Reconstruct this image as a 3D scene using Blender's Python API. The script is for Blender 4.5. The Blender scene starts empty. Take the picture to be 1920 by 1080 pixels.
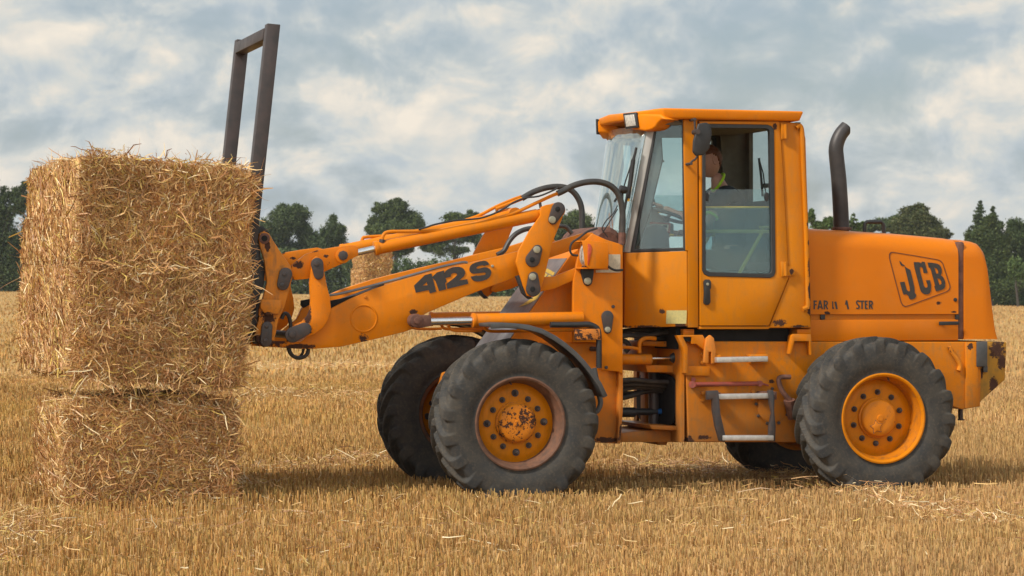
import bpy, bmesh, math, random
import numpy as np
from mathutils import Vector, Matrix, geometry
R = math.radians
random.seed(7)
rng = np.random.default_rng(11)
sc = bpy.context.scene
COL = sc.collection

# ---------------------------------------------------------------- camera
TH = R(16.0)                       # heading of the machine against the picture plane
FPX = 5000.0                       # focal length in pixels of a 1920 px wide frame
CAMP = Vector((-5.939, -21.59, 1.68))
PITCH = math.atan(10.0 / FPX)
RGT = Vector((math.cos(TH), -math.sin(TH), 0))
FWD0 = Vector((math.sin(TH), math.cos(TH), 0))
FWD = FWD0 * math.cos(PITCH) + Vector((0, 0, math.sin(PITCH)))
UPV = Vector((0, 0, math.cos(PITCH))) - FWD0 * math.sin(PITCH)
cd = bpy.data.cameras.new('camera')
cd.sensor_width = 36.0
cd.lens = FPX / 1920 * 36.0
cd.clip_start = 0.5
cd.clip_end = 6000
cam = bpy.data.objects.new('camera', cd)
COL.objects.link(cam)
cam.matrix_world = Matrix((
    (RGT.x, UPV.x, -FWD.x, CAMP.x), (RGT.y, UPV.y, -FWD.y, CAMP.y),
    (RGT.z, UPV.z, -FWD.z, CAMP.z), (0, 0, 0, 1)))
sc.camera = cam
cd.dof.use_dof = True
cd.dof.focus_distance = 21.6
cd.dof.aperture_fstop = 8.0

# ---------------------------------------------------------------- sun, sky, exposure
SUN_EL, SUN_AZ = 43.0, 200.0       # azimuth measured from +X, counter-clockwise
sd = bpy.data.lights.new('sun', 'SUN')
sd.energy = 3.9
sd.angle = R(7.0)
sd.color = (1.0, 0.93, 0.82)
sun = bpy.data.objects.new('sun', sd)
COL.objects.link(sun)
sdir = Vector((math.cos(R(SUN_AZ)) * math.cos(R(SUN_EL)), math.sin(R(SUN_AZ)) * math.cos(R(SUN_EL)), math.sin(R(SUN_EL))))
sun.rotation_euler = sdir.to_track_quat('Z', 'Y').to_euler()
sun.location = (-20, -10, 30)

W = bpy.data.worlds.new('World')
sc.world = W
W.use_nodes = True
wt = W.node_tree
wt.nodes.clear()


def N(t, kind, **kw):
    n = t.nodes.new(kind)
    for k, v in kw.items():
        if k.startswith('i_'):
            n.inputs[k[2:].replace('_', ' ')].default_value = v
        else:
            setattr(n, k, v)
    return n


def L(t, a, b):
    t.links.new(a, b)


def mth(t, op, a, b=None, c=None):
    n = t.nodes.new('ShaderNodeMath')
    n.operation = op
    for i, v in enumerate((a, b, c)):
        if v is None:
            continue
        if isinstance(v, (int, float)):
            n.inputs[i].default_value = v
        else:
            t.links.new(v, n.inputs[i])
    return n.outputs[0]


def vec(t, op, a, b):
    n = t.nodes.new('ShaderNodeVectorMath')
    n.operation = op
    for i, v in enumerate((a, b)):
        if isinstance(v, (tuple, list)):
            n.inputs[i].default_value = v
        else:
            t.links.new(v, n.inputs[i])
    return n.outputs[0]


def mixc(t, f, a, b):
    n = t.nodes.new('ShaderNodeMix')
    n.data_type = 'RGBA'
    for s, v in ((n.inputs[0], f), (n.inputs[6], a), (n.inputs[7], b)):
        if isinstance(v, (int, float)):
            s.default_value = v
        elif isinstance(v, (tuple, list)):
            s.default_value = tuple(v)[:3] + (1,)
        else:
            t.links.new(v, s)
    return n.outputs[2]


def ramp(t, f, stops, interp='LINEAR'):
    n = t.nodes.new('ShaderNodeValToRGB')
    n.color_ramp.interpolation = interp
    el = n.color_ramp.elements
    while len(el) < len(stops):
        el.new(0.5)
    for e, (p, c) in zip(el, stops):
        e.position = p
        e.color = (c, c, c, 1) if isinstance(c, (int, float)) else tuple(c)[:3] + (1,)
    t.links.new(f, n.inputs[0])
    return n.outputs[0]


def noise(t, v, scale, detail=4, rough=0.55, dist=0.0):
    n = t.nodes.new('ShaderNodeTexNoise')
    n.inputs['Scale'].default_value = scale
    n.inputs['Detail'].default_value = detail
    n.inputs['Roughness'].default_value = rough
    n.inputs['Distortion'].default_value = dist
    if v is not None:
        t.links.new(v, n.inputs['Vector'])
    return n.outputs['Fac']


sky = N(wt, 'ShaderNodeTexSky', sky_type='NISHITA', sun_disc=False)
sky.sun_elevation = R(SUN_EL)
sky.sun_rotation = R(90 - SUN_AZ)
sky.air_density = 1.0
sky.dust_density = 2.0
tc = N(wt, 'ShaderNodeTexCoord')
gen = tc.outputs['Generated']


def cloudfield(off):
    """broken cloud masses: coarse body, mid-size billows, fine relief"""
    g = vec(wt, 'ADD', gen, off)
    a = noise(wt, vec(wt, 'ADD', vec(wt, 'MULTIPLY', g, (12, 12, 21.0)), (3.1, 0.4, 1.35)), 1.0, 4, 0.5, 0.3)
    b_ = noise(wt, vec(wt, 'ADD', vec(wt, 'MULTIPLY', g, (30, 30, 44)), (7.0, 2.0, 3.0)), 1.0, 7, 0.6, 0.35)
    return mth(wt, 'ADD', mth(wt, 'MULTIPLY', a, 0.62), mth(wt, 'MULTIPLY', b_, 0.38))


d0 = cloudfield((0, 0, 0))
d1 = cloudfield((-0.0045, 0, 0.0075))          # the same clouds a little towards the sun
relief = mth(wt, 'ADD', 0.5, mth(wt, 'MULTIPLY', mth(wt, 'SUBTRACT', d0, d1), 3.3))
thick = ramp(wt, d0, [(0.44, 0.0), (0.56, 1.0)])
lum = mth(wt, 'ADD', mth(wt, 'MULTIPLY', relief, 0.70), mth(wt, 'MULTIPLY', thick, 0.30))
ccol = ramp(wt, lum, [(0.20, (0.385, 0.445, 0.49)), (0.42, (0.46, 0.50, 0.515)), (0.58, (0.54, 0.555, 0.535)),
                      (0.72, (0.64, 0.61, 0.55)), (0.90, (0.76, 0.69, 0.59))])
cover = ramp(wt, d0, [(0.39, 0.45), (0.50, 1.0)])
# unseen clouds behind the camera brightened to add light on the near side
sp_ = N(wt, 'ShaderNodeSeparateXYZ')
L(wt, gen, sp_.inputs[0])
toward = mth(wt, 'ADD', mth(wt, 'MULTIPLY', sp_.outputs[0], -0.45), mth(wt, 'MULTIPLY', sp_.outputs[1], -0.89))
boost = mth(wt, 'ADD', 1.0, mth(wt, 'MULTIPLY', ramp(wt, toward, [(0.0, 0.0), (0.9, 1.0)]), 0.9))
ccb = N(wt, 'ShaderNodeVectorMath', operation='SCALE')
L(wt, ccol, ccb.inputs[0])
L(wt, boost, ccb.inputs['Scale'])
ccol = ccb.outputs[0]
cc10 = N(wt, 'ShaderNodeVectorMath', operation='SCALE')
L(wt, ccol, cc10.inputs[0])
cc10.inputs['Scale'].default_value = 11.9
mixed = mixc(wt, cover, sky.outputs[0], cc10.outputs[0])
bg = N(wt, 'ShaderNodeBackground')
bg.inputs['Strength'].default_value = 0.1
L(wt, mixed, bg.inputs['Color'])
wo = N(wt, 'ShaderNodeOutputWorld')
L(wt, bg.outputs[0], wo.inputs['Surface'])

sc.view_settings.view_transform = 'Standard'
sc.view_settings.look = 'None'
sc.view_settings.gamma = 1.0
sc.view_settings.exposure = 0.04
try:
    sc.view_settings.use_curve_mapping = False
except Exception:
    pass
sc.render.engine = 'CYCLES'
sc.cycles.max_bounces = 8
sc.cycles.transparent_max_bounces = 24


# ---------------------------------------------------------------- geometry helpers
def ray(u, v):
    return (RGT * ((u - 960) / FPX) + UPV * ((540 - v) / FPX) + FWD).normalized()


def P(u, v, y):
    """point of the plane y = const seen at photo position (u, v)"""
    d = ray(u, v)
    return CAMP + d * ((y - CAMP.y) / d.y)


def PX(u, v, x):
    d = ray(u, v)
    return CAMP + d * ((x - CAMP.x) / d.x)


def PL(u, v, a, b):
    """point of the vertical plane through plan points a and b"""
    n = Vector((-(b[1] - a[1]), b[0] - a[0], 0))
    d = ray(u, v)
    return CAMP + d * ((Vector((a[0], a[1], 0)) - CAMP).dot(n) / d.dot(n))


def CW(X, Z, z=0.0):
    """point X metres right of and Z metres ahead of the camera"""
    p = CAMP + RGT * X + FWD0 * Z
    return Vector((p.x, p.y, z))


def XZ(pts, y):
    return [(P(u, v, y).x, P(u, v, y).z) for u, v in pts]


def obj(name, me, mat=None, parent=None, label=None):
    o = bpy.data.objects.new(name, me)
    COL.objects.link(o)
    if mat is not None:
        if isinstance(mat, (list, tuple)):
            for m in mat:
                me.materials.append(m)
        else:
            me.materials.append(mat)
    if parent is not None:
        o.parent = parent
    if label:
        o['label'] = label
    return o


def tag(o, label=None, cat=None, group=None, kind=None):
    if label:
        o['label'] = label
    if cat:
        o['category'] = cat
    if group:
        o['group'] = group
    if kind:
        o['kind'] = kind
    return o


def empty(name, loc, label, cat, group=None):
    o = bpy.data.objects.new(name, None)
    o.empty_display_size = 0.3
    COL.objects.link(o)
    o.location = loc
    return tag(o, label, cat, group)


class MB:
    """collects shapes into one mesh"""

    def __init__(s):
        s.bm = bmesh.new()

    def _add(s, bm2, mi=0):
        me = bpy.data.meshes.new('t')
        for f in bm2.faces:
            f.material_index = mi
        bm2.to_mesh(me)
        bm2.free()
        s.bm.from_mesh(me)
        bpy.data.meshes.remove(me)
        return s

    def prism(s, pts, y0, y1, bev=0.005, seg=2, mi=0, holes=(), top=None):
        """polygon of (x, z) extruded from y0 to y1; holes are further (x, z) loops"""
        b = bmesh.new()
        loops = [list(pts)] + [list(h) for h in holes]
        if not holes:
            f0 = b.faces.new([b.verts.new((x, y0, z)) for x, z in pts])
            f1 = b.faces.new([b.verts.new((x, y1, z)) for x, z in pts])
            n = len(pts)
            v0, v1 = list(f0.verts), list(f1.verts)
            for i in range(n):
                b.faces.new((v0[i], v0[(i + 1) % n], v1[(i + 1) % n], v1[i]))
        else:
            flat = [p for l in loops for p in l]
            tris = geometry.tessellate_polygon([[Vector((x, z, 0)) for x, z in l] for l in loops])
            a0 = [b.verts.new((x, y0, z)) for x, z in flat]
            a1 = [b.verts.new((x, y1, z)) for x, z in flat]
            for t in tris:
                try:
                    b.faces.new([a0[i] for i in t])
                    b.faces.new([a1[i] for i in t])
                except ValueError:
                    pass
            k = 0
            for l in loops:
                n = len(l)
                for i in range(n):
                    j = (i + 1) % n
                    b.faces.new((a0[k + i], a0[k + j], a1[k + j], a1[k + i]))
                k += n
        bmesh.ops.recalc_face_normals(b, faces=b.faces)
        if bev > 0:
            es = [e for e in b.edges if len(e.link_faces) == 2 and e.calc_face_angle(0) > R(25)]
            bmesh.ops.bevel(b, geom=es, offset=bev, segments=seg, affect='EDGES', profile=0.5, clamp_overlap=True)
        return s._add(b, mi)

    def hexa(s, c8, bev=0.005, seg=2, mi=0):
        """box from 8 corners: bottom 4 in order then top 4"""
        b = bmesh.new()
        v = [b.verts.new(c) for c in c8]
        for f in ((0, 1, 2, 3), (4, 5, 6, 7), (0, 1, 5, 4), (1, 2, 6, 5), (2, 3, 7, 6), (3, 0, 4, 7)):
            b.faces.new([v[i] for i in f])
        bmesh.ops.recalc_face_normals(b, faces=b.faces)
        if bev > 0:
            bmesh.ops.bevel(b, geom=list(b.edges), offset=bev, segments=seg, affect='EDGES', profile=0.5, clamp_overlap=True)
        return s._add(b, mi)

    def box(s, x0, x1, y0, y1, z0, z1, bev=0.005, seg=2, mi=0):
        return s.hexa([(x0, y0, z0), (x1, y0, z0), (x1, y1, z0), (x0, y1, z0),
                       (x0, y0, z1), (x1, y0, z1), (x1, y1, z1), (x0, y1, z1)], bev, seg, mi)

    def cyl(s, a, b_, r0, r1=None, seg=20, mi=0, bev=0.0):
        a, b_ = Vector(a), Vector(b_)
        r1 = r0 if r1 is None else r1
        b = bmesh.new()
        d = b_ - a
        q = d.to_track_quat('Z', 'Y').to_matrix().to_4x4()
        bmesh.ops.create_cone(b, cap_ends=True, cap_tris=False, segments=seg, radius1=r0, radius2=r1, depth=d.length,
                              matrix=Matrix.Translation((a + b_) / 2) @ q)
        if bev > 0:
            es = [e for e in b.edges if e.calc_face_angle(0) > R(50)]
            bmesh.ops.bevel(b, geom=es, offset=bev, segments=2, affect='EDGES', profile=0.5, clamp_overlap=True)
        return s._add(b, mi)

    def tube(s, pts, r, seg=10, mi=0, smooth=3, closed=False, rs=None):
        pts = [Vector(p) for p in pts]
        if smooth and len(pts) > 2:
            out = []
            n = len(pts)
            for i in range(n - 1 if not closed else n):
                p0 = pts[i - 1] if (i > 0 or closed) else pts[i]
                p1, p2 = pts[i], pts[(i + 1) % n]
                p3 = pts[(i + 2) % n] if (i + 2 < n or closed) else p2
                for k in range(smooth):
                    t = k / smooth
                    out.append(0.5 * ((2 * p1) + (p2 - p0) * t + (2 * p0 - 5 * p1 + 4 * p2 - p3) * t * t + (3 * p1 - p0 - 3 * p2 + p3) * t ** 3))
            if not closed:
                out.append(pts[-1])
            pts = out
        b = bmesh.new()
        rings = []
        n = len(pts)
        up = Vector((0.13, 0.95, 0.2)).normalized()
        for i, p in enumerate(pts):
            if closed:
                d = pts[(i + 1) % n] - pts[i - 1]
            else:
                d = pts[min(i + 1, n - 1)] - pts[max(i - 1, 0)]
            d.normalize()
            a = d.cross(up)
            if a.length < 1e-3:
                a = d.cross(Vector((1, 0, 0)))
            a.normalize()
            c = d.cross(a)
            rr = r if rs is None else r * (rs[0] + (rs[1] - rs[0]) * i / (n - 1))
            rings.append([b.verts.new(p + (a * math.cos(2 * math.pi * k / seg) + c * math.sin(2 * math.pi * k / seg)) * rr) for k in range(seg)])
        for i in range(n if closed else n - 1):
            A, B = rings[i], rings[(i + 1) % n]
            for k in range(seg):
                b.faces.new((A[k], A[(k + 1) % seg], B[(k + 1) % seg], B[k]))
        if not closed:
            b.faces.new(rings[0])
            b.faces.new(rings[-1])
        bmesh.ops.recalc_face_normals(b, faces=b.faces)
        return s._add(b, mi)

    def lathe(s, prof, cx, cz, seg=48, mi=0, ycen=0.0):
        """profile of (r, y) revolved about the y axis through (cx, cz)"""
        b = bmesh.new()
        rings = []
        for r, y in prof:
            if r < 1e-4:
                rings.append([b.verts.new((cx, ycen + y, cz))])
            else:
                rings.append([b.verts.new((cx + r * math.cos(2 * math.pi * k / seg), ycen + y, cz + r * math.sin(2 * math.pi * k / seg))) for k in range(seg)])
        for A, B in zip(rings, rings[1:]):
            for k in range(seg):
                j = (k + 1) % seg
                if len(A) == 1:
                    b.faces.new((A[0], B[j], B[k]))
                elif len(B) == 1:
                    b.faces.new((A[k], A[j], B[0]))
                else:
                    b.faces.new((A[k], A[j], B[j], B[k]))
        bmesh.ops.recalc_face_normals(b, faces=b.faces)
        return s._add(b, mi)

    def pear(s, c1, r1, c2, r2, y0, y1, bev=0.006, mi=0):
        """link plate: hull of two circles given as (x, z)"""
        c1, c2 = Vector(c1), Vector(c2)
        d = c2 - c1
        a0 = math.atan2(d.y, d.x)
        off = math.acos(max(-1, min(1, (r1 - r2) / d.length)))
        pts = []
        for k in range(13):
            a = a0 + off + (2 * math.pi - 2 * off) * k / 12
            pts.append((c1.x + r1 * math.cos(a), c1.y + r1 * math.sin(a)))
        for k in range(9):
            a = a0 - off + 2 * off * k / 8
            pts.append((c2.x + r2 * math.cos(a), c2.y + r2 * math.sin(a)))
        return s.prism(pts, y0, y1, bev, 2, mi)

    def raw(s, verts, faces, mi=0):
        b = bmesh.new()
        v = [b.verts.new(c) for c in verts]
        for f in faces:
            b.faces.new([v[i] for i in f])
        bmesh.ops.recalc_face_normals(b, faces=b.faces)
        return s._add(b, mi)

    def build(s, name, mat, parent=None, label=None, angle=32):
        me = bpy.data.meshes.new(name)
        s.bm.to_mesh(me)
        s.bm.free()
        for p in me.polygons:
            p.use_smooth = True
        try:
            me.set_sharp_from_angle(angle=R(angle))
        except Exception:
            pass
        return obj(name, me, mat, parent, label)


def npmesh(name, verts, quads, mat, parent=None, colors=None, mi=None, smooth=False):
    """big mesh from numpy arrays; colors = one value set per face"""
    me = bpy.data.meshes.new(name)
    nv, nq = len(verts), len(quads)
    me.vertices.add(nv)
    me.vertices.foreach_set('co', np.ascontiguousarray(verts, dtype=np.float32).ravel())
    k = quads.shape[1]
    me.loops.add(nq * k)
    me.loops.foreach_set('vertex_index', np.ascontiguousarray(quads, dtype=np.int32).ravel())
    me.polygons.add(nq)
    me.polygons.foreach_set('loop_start', np.arange(0, nq * k, k, dtype=np.int32))
    me.polygons.foreach_set('loop_total', np.full(nq, k, dtype=np.int32))
    if smooth:
        me.polygons.foreach_set('use_smooth', np.ones(nq, dtype=bool))
    if colors is not None:
        a = me.attributes.new('shade', 'FLOAT_COLOR', 'FACE')
        c = np.ones((nq, 4), dtype=np.float32)
        c[:, :3] = colors
        a.data.foreach_set('color', c.ravel())
    me.update(calc_edges=True)
    me.validate()
    return obj(name, me, mat, parent)


# ---------------------------------------------------------------- materials
def mat_new(name):
    m = bpy.data.materials.new(name)
    m.use_nodes = True
    t = m.node_tree
    t.nodes.clear()
    b = t.nodes.new('ShaderNodeBsdfPrincipled')
    o = t.nodes.new('ShaderNodeOutputMaterial')
    t.links.new(b.outputs[0], o.inputs[0])
    c = t.nodes.new('ShaderNodeTexCoord')
    return m, t, b, c.outputs['Object'], o


def bump(t, b, h, strength=0.3, dist=0.01):
    n = t.nodes.new('ShaderNodeBump')
    n.inputs['Strength'].default_value = strength
    n.inputs['Distance'].default_value = dist
    t.links.new(h, n.inputs['Height'])
    t.links.new(n.outputs[0], b.inputs['Normal'])


def paint(name, col, chips=0.0, spots=(), rust=(0.085, 0.04, 0.028), rough=0.38, dirt=0.25, planes=-0.7, grime=(0.30, 0.16, 0.05), splash=0.7):
    """old machine paint: faded, dusty, with rust chips; spots = (u, v, ru, rv) patches of missing paint"""
    m, t, b, co, _ = mat_new(name)
    big = noise(t, co, 1.3, 3, 0.5)
    fine = noise(t, co, 14, 5, 0.6)
    fade = noise(t, vec(t, 'MULTIPLY', co, (1.0, 1.0, 1.7)), 2.2, 7, 0.68, 0.5)
    c = mixc(t, ramp(t, big, [(0.35, 0.0), (0.7, 1.0)]), col, tuple(x * f for x, f in zip(col, (0.88, 0.84, 0.9))))
    c = mixc(t, mth(t, 'MULTIPLY', ramp(t, noise(t, vec(t, 'MULTIPLY', co, (7, 7, 1.6)), 3.0, 6, 0.6), [(0.5, 0), (0.75, 1)]), dirt), c, grime)
    c = mixc(t, mth(t, 'MULTIPLY', ramp(t, fine, [(0.52, 0), (0.72, 1)]), dirt * 0.8), c, grime)
    # chalky faded areas and fine dark specks
    c = mixc(t, mth(t, 'MULTIPLY', ramp(t, fade, [(0.50, 0), (0.72, 1)]), 0.22), c, tuple(0.80 * x + a_ for x, a_ in zip(col, (0.10, 0.075, 0.045))))
    c = mixc(t, mth(t, 'MULTIPLY', ramp(t, noise(t, co, 75, 3, 0.7), [(0.66, 0), (0.74, 1)]), 0.35 + dirt * 0.6), c, (0.16, 0.08, 0.03))
    nz = noise(t, co, 38, 6, 0.7)
    lo = noise(t, co, 5, 3, 0.6)
    sep = t.nodes.new('ShaderNodeSeparateXYZ')
    t.links.new(co, sep.inputs[0])
    # splash dirt on the lowest parts of the machine
    low = ramp(t, mth(t, 'ADD', mth(t, 'MULTIPLY', sep.outputs[2], 1.0), mth(t, 'MULTIPLY', fine, -0.5)), [(0.0, 1.0), (0.85, 0.0)])
    c = mixc(t, mth(t, 'MULTIPLY', low, splash), c, (0.20, 0.12, 0.055))
    mask = mth(t, 'ADD', mth(t, 'MULTIPLY', nz, 0.6), mth(t, 'MULTIPLY', lo, 0.4))
    thr = 0.735 - chips * 0.3
    mk = ramp(t, mask, [(thr, 0), (thr + 0.015, 1)])
    sx, sz = sep.outputs[0], sep.outputs[2]
    wob = mth(t, 'MULTIPLY', mth(t, 'SUBTRACT', noise(t, co, 16, 9, 0.85, 0.6), 0.5), 7.0)
    for sp in spots:
        p = P(sp[0], sp[1], planes)
        rx, rz = sp[2] / 225.0, sp[3] / 225.0
        dx = mth(t, 'DIVIDE', mth(t, 'SUBTRACT', sx, p.x), rx)
        dz = mth(t, 'DIVIDE', mth(t, 'SUBTRACT', sz, p.z), rz)
        d = mth(t, 'ADD', mth(t, 'MULTIPLY', dx, dx), mth(t, 'MULTIPLY', dz, dz))
        f = mth(t, 'LESS_THAN', mth(t, 'ADD', d, wob), 0.85)
        mk = mth(t, 'MAXIMUM', mk, f)
    rc = mixc(t, fine, rust, tuple(x * 0.45 for x in rust))
    L(t, mixc(t, mk, c, rc), b.inputs['Base Color'])
    L(t, mth(t, 'ADD', mth(t, 'MULTIPLY', mk, 0.4), mth(t, 'ADD', mth(t, 'MULTIPLY', fine, 0.25), rough - 0.1)), b.inputs['Roughness'])
    h = mth(t, 'ADD', mth(t, 'MULTIPLY', mk, -0.5), mth(t, 'MULTIPLY', noise(t, co, 2.5, 2), 0.9))
    bump(t, b, h, 0.25, 0.004)
    b.inputs['Specular IOR Level'].default_value = 0.16
    return m


def plain(name, col, rough=0.5, metal=0.0, var=0.25, scale=12.0, bmp=0.15, alt=None):
    m, t, b, co, _ = mat_new(name)
    n = noise(t, co, scale, 5, 0.62)
    alt = alt or tuple(x * (1 - var) for x in col)
    L(t, mixc(t, ramp(t, n, [(0.35, 0), (0.68, 1)]), col, alt), b.inputs['Base Color'])
    L(t, mth(t, 'ADD', mth(t, 'MULTIPLY', n, 0.3), rough - 0.15), b.inputs['Roughness'])
    b.inputs['Metallic'].default_value = metal
    if bmp:
        bump(t, b, noise(t, co, scale * 3, 4, 0.6), bmp, 0.004)
    return m


def glass(name, tint, refl=0.06, veil=0.0, veilcol=(0.3, 0.38, 0.37)):  # diffuse layer is a colour painted as hazy reflection on the panes
    m = bpy.data.materials.new(name)
    m.use_nodes = True
    t = m.node_tree
    t.nodes.clear()
    o = t.nodes.new('ShaderNodeOutputMaterial')
    tr = N(t, 'ShaderNodeBsdfTransparent')
    tr.inputs[0].default_value = tuple(tint) + (1,)
    gl = N(t, 'ShaderNodeBsdfGlossy')
    gl.inputs['Roughness'].default_value = 0.02
    gl.inputs['Color'].default_value = (0.95, 0.98, 1, 1)
    df = N(t, 'ShaderNodeBsdfDiffuse')
    df.inputs[0].default_value = tuple(veilcol) + (1,)
    fr = N(t, 'ShaderNodeFresnel')
    ge = N(t, 'ShaderNodeNewGeometry')
    L(t, mth(t, 'ADD', 1.5, mth(t, 'MULTIPLY', ge.outputs['Backfacing'], -0.8333)), fr.inputs[0])
    tcn = N(t, 'ShaderNodeTexCoord')
    nz = noise(t, tcn.outputs['Object'], 6, 5, 0.6)
    m1 = N(t, 'ShaderNodeMixShader')
    L(t, mth(t, 'MULTIPLY', ramp(t, nz, [(0.2, 0.75), (0.8, 1.0)]), veil), m1.inputs[0])
    L(t, tr.outputs[0], m1.inputs[1])
    L(t, df.outputs[0], m1.inputs[2])
    m2 = N(t, 'ShaderNodeMixShader')
    L(t, mth(t, 'ADD', fr.outputs[0], refl), m2.inputs[0])
    L(t, m1.outputs[0], m2.inputs[1])
    L(t, gl.outputs[0], m2.inputs[2])
    L(t, m2.outputs[0], o.inputs[0])
    return m


ORANGE = (0.74, 0.215, 0.004)
HOODC = (0.65, 0.177, 0.004)
M = {}
M['orange'] = paint('machine_paint', ORANGE, 0.10, dirt=0.22)
M['boom'] = paint('boom_paint', (0.68, 0.205, 0.004), 0.18, dirt=0.28, planes=-0.62, spots=[
    (510, 640, 34, 12), (560, 650, 30, 5), (682, 634, 9, 10), (545, 600, 8, 14), (776, 585, 8, 5)])
M['link'] = paint('linkage_paint', (0.74, 0.21, 0.005), 0.34, dirt=0.35, planes=-0.72, spots=[
    (574, 590, 7, 22), (566, 618, 16, 9), (560, 496, 10, 7), (590, 470, 9, 3), (500, 455, 6, 8), (505, 470, 5, 9), (545, 560, 5, 10), (612, 480, 6, 3)])
M['hitch'] = paint('hitch_paint', (0.62, 0.21, 0.02), 0.42, dirt=0.8, grime=(0.20, 0.11, 0.05), planes=-0.72, spots=[
    (500, 595, 16, 12), (490, 640, 18, 14), (517, 645, 12, 8), (500, 460, 5, 12)])
M['cab'] = paint('cab_paint', (0.58, 0.190, 0.003), 0.12, dirt=0.30, planes=-0.70, spots=[
    (1250, 584, 6, 6), (1185, 613, 20, 3), (1225, 613, 22, 3), (1280, 611, 14, 5), (1462, 606, 14, 7), (1500, 612, 20, 3),
    (1514, 420, 4, 8), (1515, 455, 4, 8), (1516, 500, 5, 20), (1517, 545, 5, 18), (1518, 580, 4, 12), (1452, 238, 4, 6), (1482, 510, 5, 6)])
M['hood'] = paint('hood_paint', HOODC, 0.03, dirt=0.10, planes=-0.62, spots=[(1762, 568, 6, 3.5), (1553, 587, 7, 4), (1790, 585, 5, 2)])
M['frame'] = paint('frame_paint', (0.62, 0.188, 0.003), 0.22, dirt=0.65, planes=-0.60, spots=[
    (1320, 820, 14, 5), (1380, 823, 30, 3), (1290, 825, 10, 8), (1815, 650, 6, 7), (1445, 715, 6, 4), (1425, 740, 9, 5)])
M['tower'] = paint('tower_paint', (0.70, 0.20, 0.004), 0.12, dirt=0.35, planes=-0.66, spots=[(1140, 825, 28, 5), (1165, 815, 5, 16), (1100, 618, 16, 4)])
M['weight'] = paint('counterweight_paint', (0.42, 0.20, 0.022), 0.2, dirt=0.9, grime=(0.22, 0.14, 0.03), planes=-0.62, spots=[
    (1872, 656, 18, 20), (1880, 678, 10, 18), (1865, 725, 10, 18), (1842, 700, 4, 12)])
M['rim'] = paint('rim_paint', (0.66, 0.215, 0.002), 0.22, dirt=0.45, grime=(0.26, 0.11, 0.008), splash=0.0, spots=[])
M['barrel'] = paint('rim_barrel_paint', (0.52, 0.165, 0.006), 0.30, dirt=0.8, grime=(0.16, 0.075, 0.03), splash=0.0)
M['hubrear'] = paint('rear_hub_paint', (0.68, 0.22, 0.010), 0.36, dirt=0.5, grime=(0.35, 0.13, 0.03), splash=0.0)
M['rimrust'] = plain('rusty_rim', (0.17, 0.075, 0.04), 0.75, 0, 0.4, 16, 0.3, (0.085, 0.045, 0.03))
M['hub'] = paint('hub_paint', (0.66, 0.215, 0.012), 0.70, dirt=0.5, grime=(0.35, 0.13, 0.03), splash=0.0)
M['rust'] = plain('rust_steel', (0.17, 0.075, 0.05), 0.7, 0.1, 0.4, 18, 0.3, (0.09, 0.04, 0.03))
M['redsteel'] = plain('faded_red_paint', (0.30, 0.05, 0.03), 0.55, 0, 0.4, 20, 0.2, (0.19, 0.05, 0.035))
M['dark'] = plain('dark_steel', (0.050, 0.047, 0.050), 0.5, 0.3, 0.4, 25, 0.2, (0.085, 0.060, 0.052))
M['black'] = plain('black_plastic', (0.022, 0.022, 0.024), 0.5, 0, 0.3, 15, 0.1)
M['void'] = plain('shade_and_pin_black', (0.010, 0.010, 0.010), 0.85, 0, 0.3, 10, 0.1)  # painted shade for gaps and holes; also pins and gusset
M['hose'] = plain('rubber_hose', (0.028, 0.027, 0.027), 0.42, 0, 0.3, 20, 0.1, (0.05, 0.045, 0.04))
M['mud'] = plain('mudguard_rubber', (0.045, 0.047, 0.050), 0.5, 0, 0.4, 9, 0.2, (0.085, 0.082, 0.08))
M['chrome'] = plain('polished_rod', (0.72, 0.72, 0.74), 0.22, 1.0, 0.15, 20, 0.02)
M['alu'] = plain('worn_aluminium', (0.62, 0.60, 0.57), 0.5, 0.75, 0.25, 20, 0.15)
M['galv'] = plain('grey_grip_sheet', (0.20, 0.20, 0.21), 0.42, 0.3, 0.35, 6, 0.1, (0.13, 0.13, 0.14))
M['washer'] = plain('zinc_washer', (0.42, 0.40, 0.30), 0.5, 0.5, 0.3, 30, 0.1)
M['post'] = plain('brown_steel_post', (0.062, 0.045, 0.043), 0.5, 0.15, 0.35, 9, 0.12, (0.035, 0.032, 0.033))
M['exh'] = plain('exhaust_steel', (0.055, 0.048, 0.047), 0.5, 0.3, 0.4, 8, 0.1, (0.035, 0.033, 0.035))
M['decal'] = plain('dark_decal', (0.040, 0.034, 0.032), 0.5, 0, 0.3, 40, 0.0)
M['brown'] = plain('brown_line_decal', (0.17, 0.045, 0.012), 0.5, 0, 0.3, 40, 0.0)
M['plate'] = plain('pale_plate', (0.58, 0.50, 0.36), 0.45, 0.0, 0.3, 60, 0.0, (0.42, 0.37, 0.28))
M['yplate'] = plain('yellow_plate', (0.50, 0.42, 0.15), 0.45, 0, 0.3, 60, 0.0, (0.38, 0.33, 0.14))
M['ybar'] = plain('yellow_bar_paint', (0.85, 0.50, 0.06), 0.45, 0, 0.25, 12, 0.05)
M['ystripe'] = plain('yellow_stripe', (0.55, 0.38, 0.07), 0.45, 0, 0.3, 30, 0.0)
M['lens'] = plain('lamp_lens', (0.55, 0.52, 0.46), 0.15, 0.0, 0.3, 60, 0.5, (0.30, 0.29, 0.27))
M['amber'] = plain('red_lamp_lens', (0.62, 0.09, 0.03), 0.25, 0, 0.3, 40, 0.1)
M['trim'] = plain('cab_lining', (0.15, 0.13, 0.095), 0.8, 0, 0.2, 10, 0.1)
M['seat'] = plain('seat_fabric', (0.035, 0.045, 0.047), 0.85, 0, 0.3, 30, 0.2)
M['dash'] = plain('grey_dash_plastic', (0.10, 0.10, 0.10), 0.6, 0, 0.2, 12, 0.05)
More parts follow.
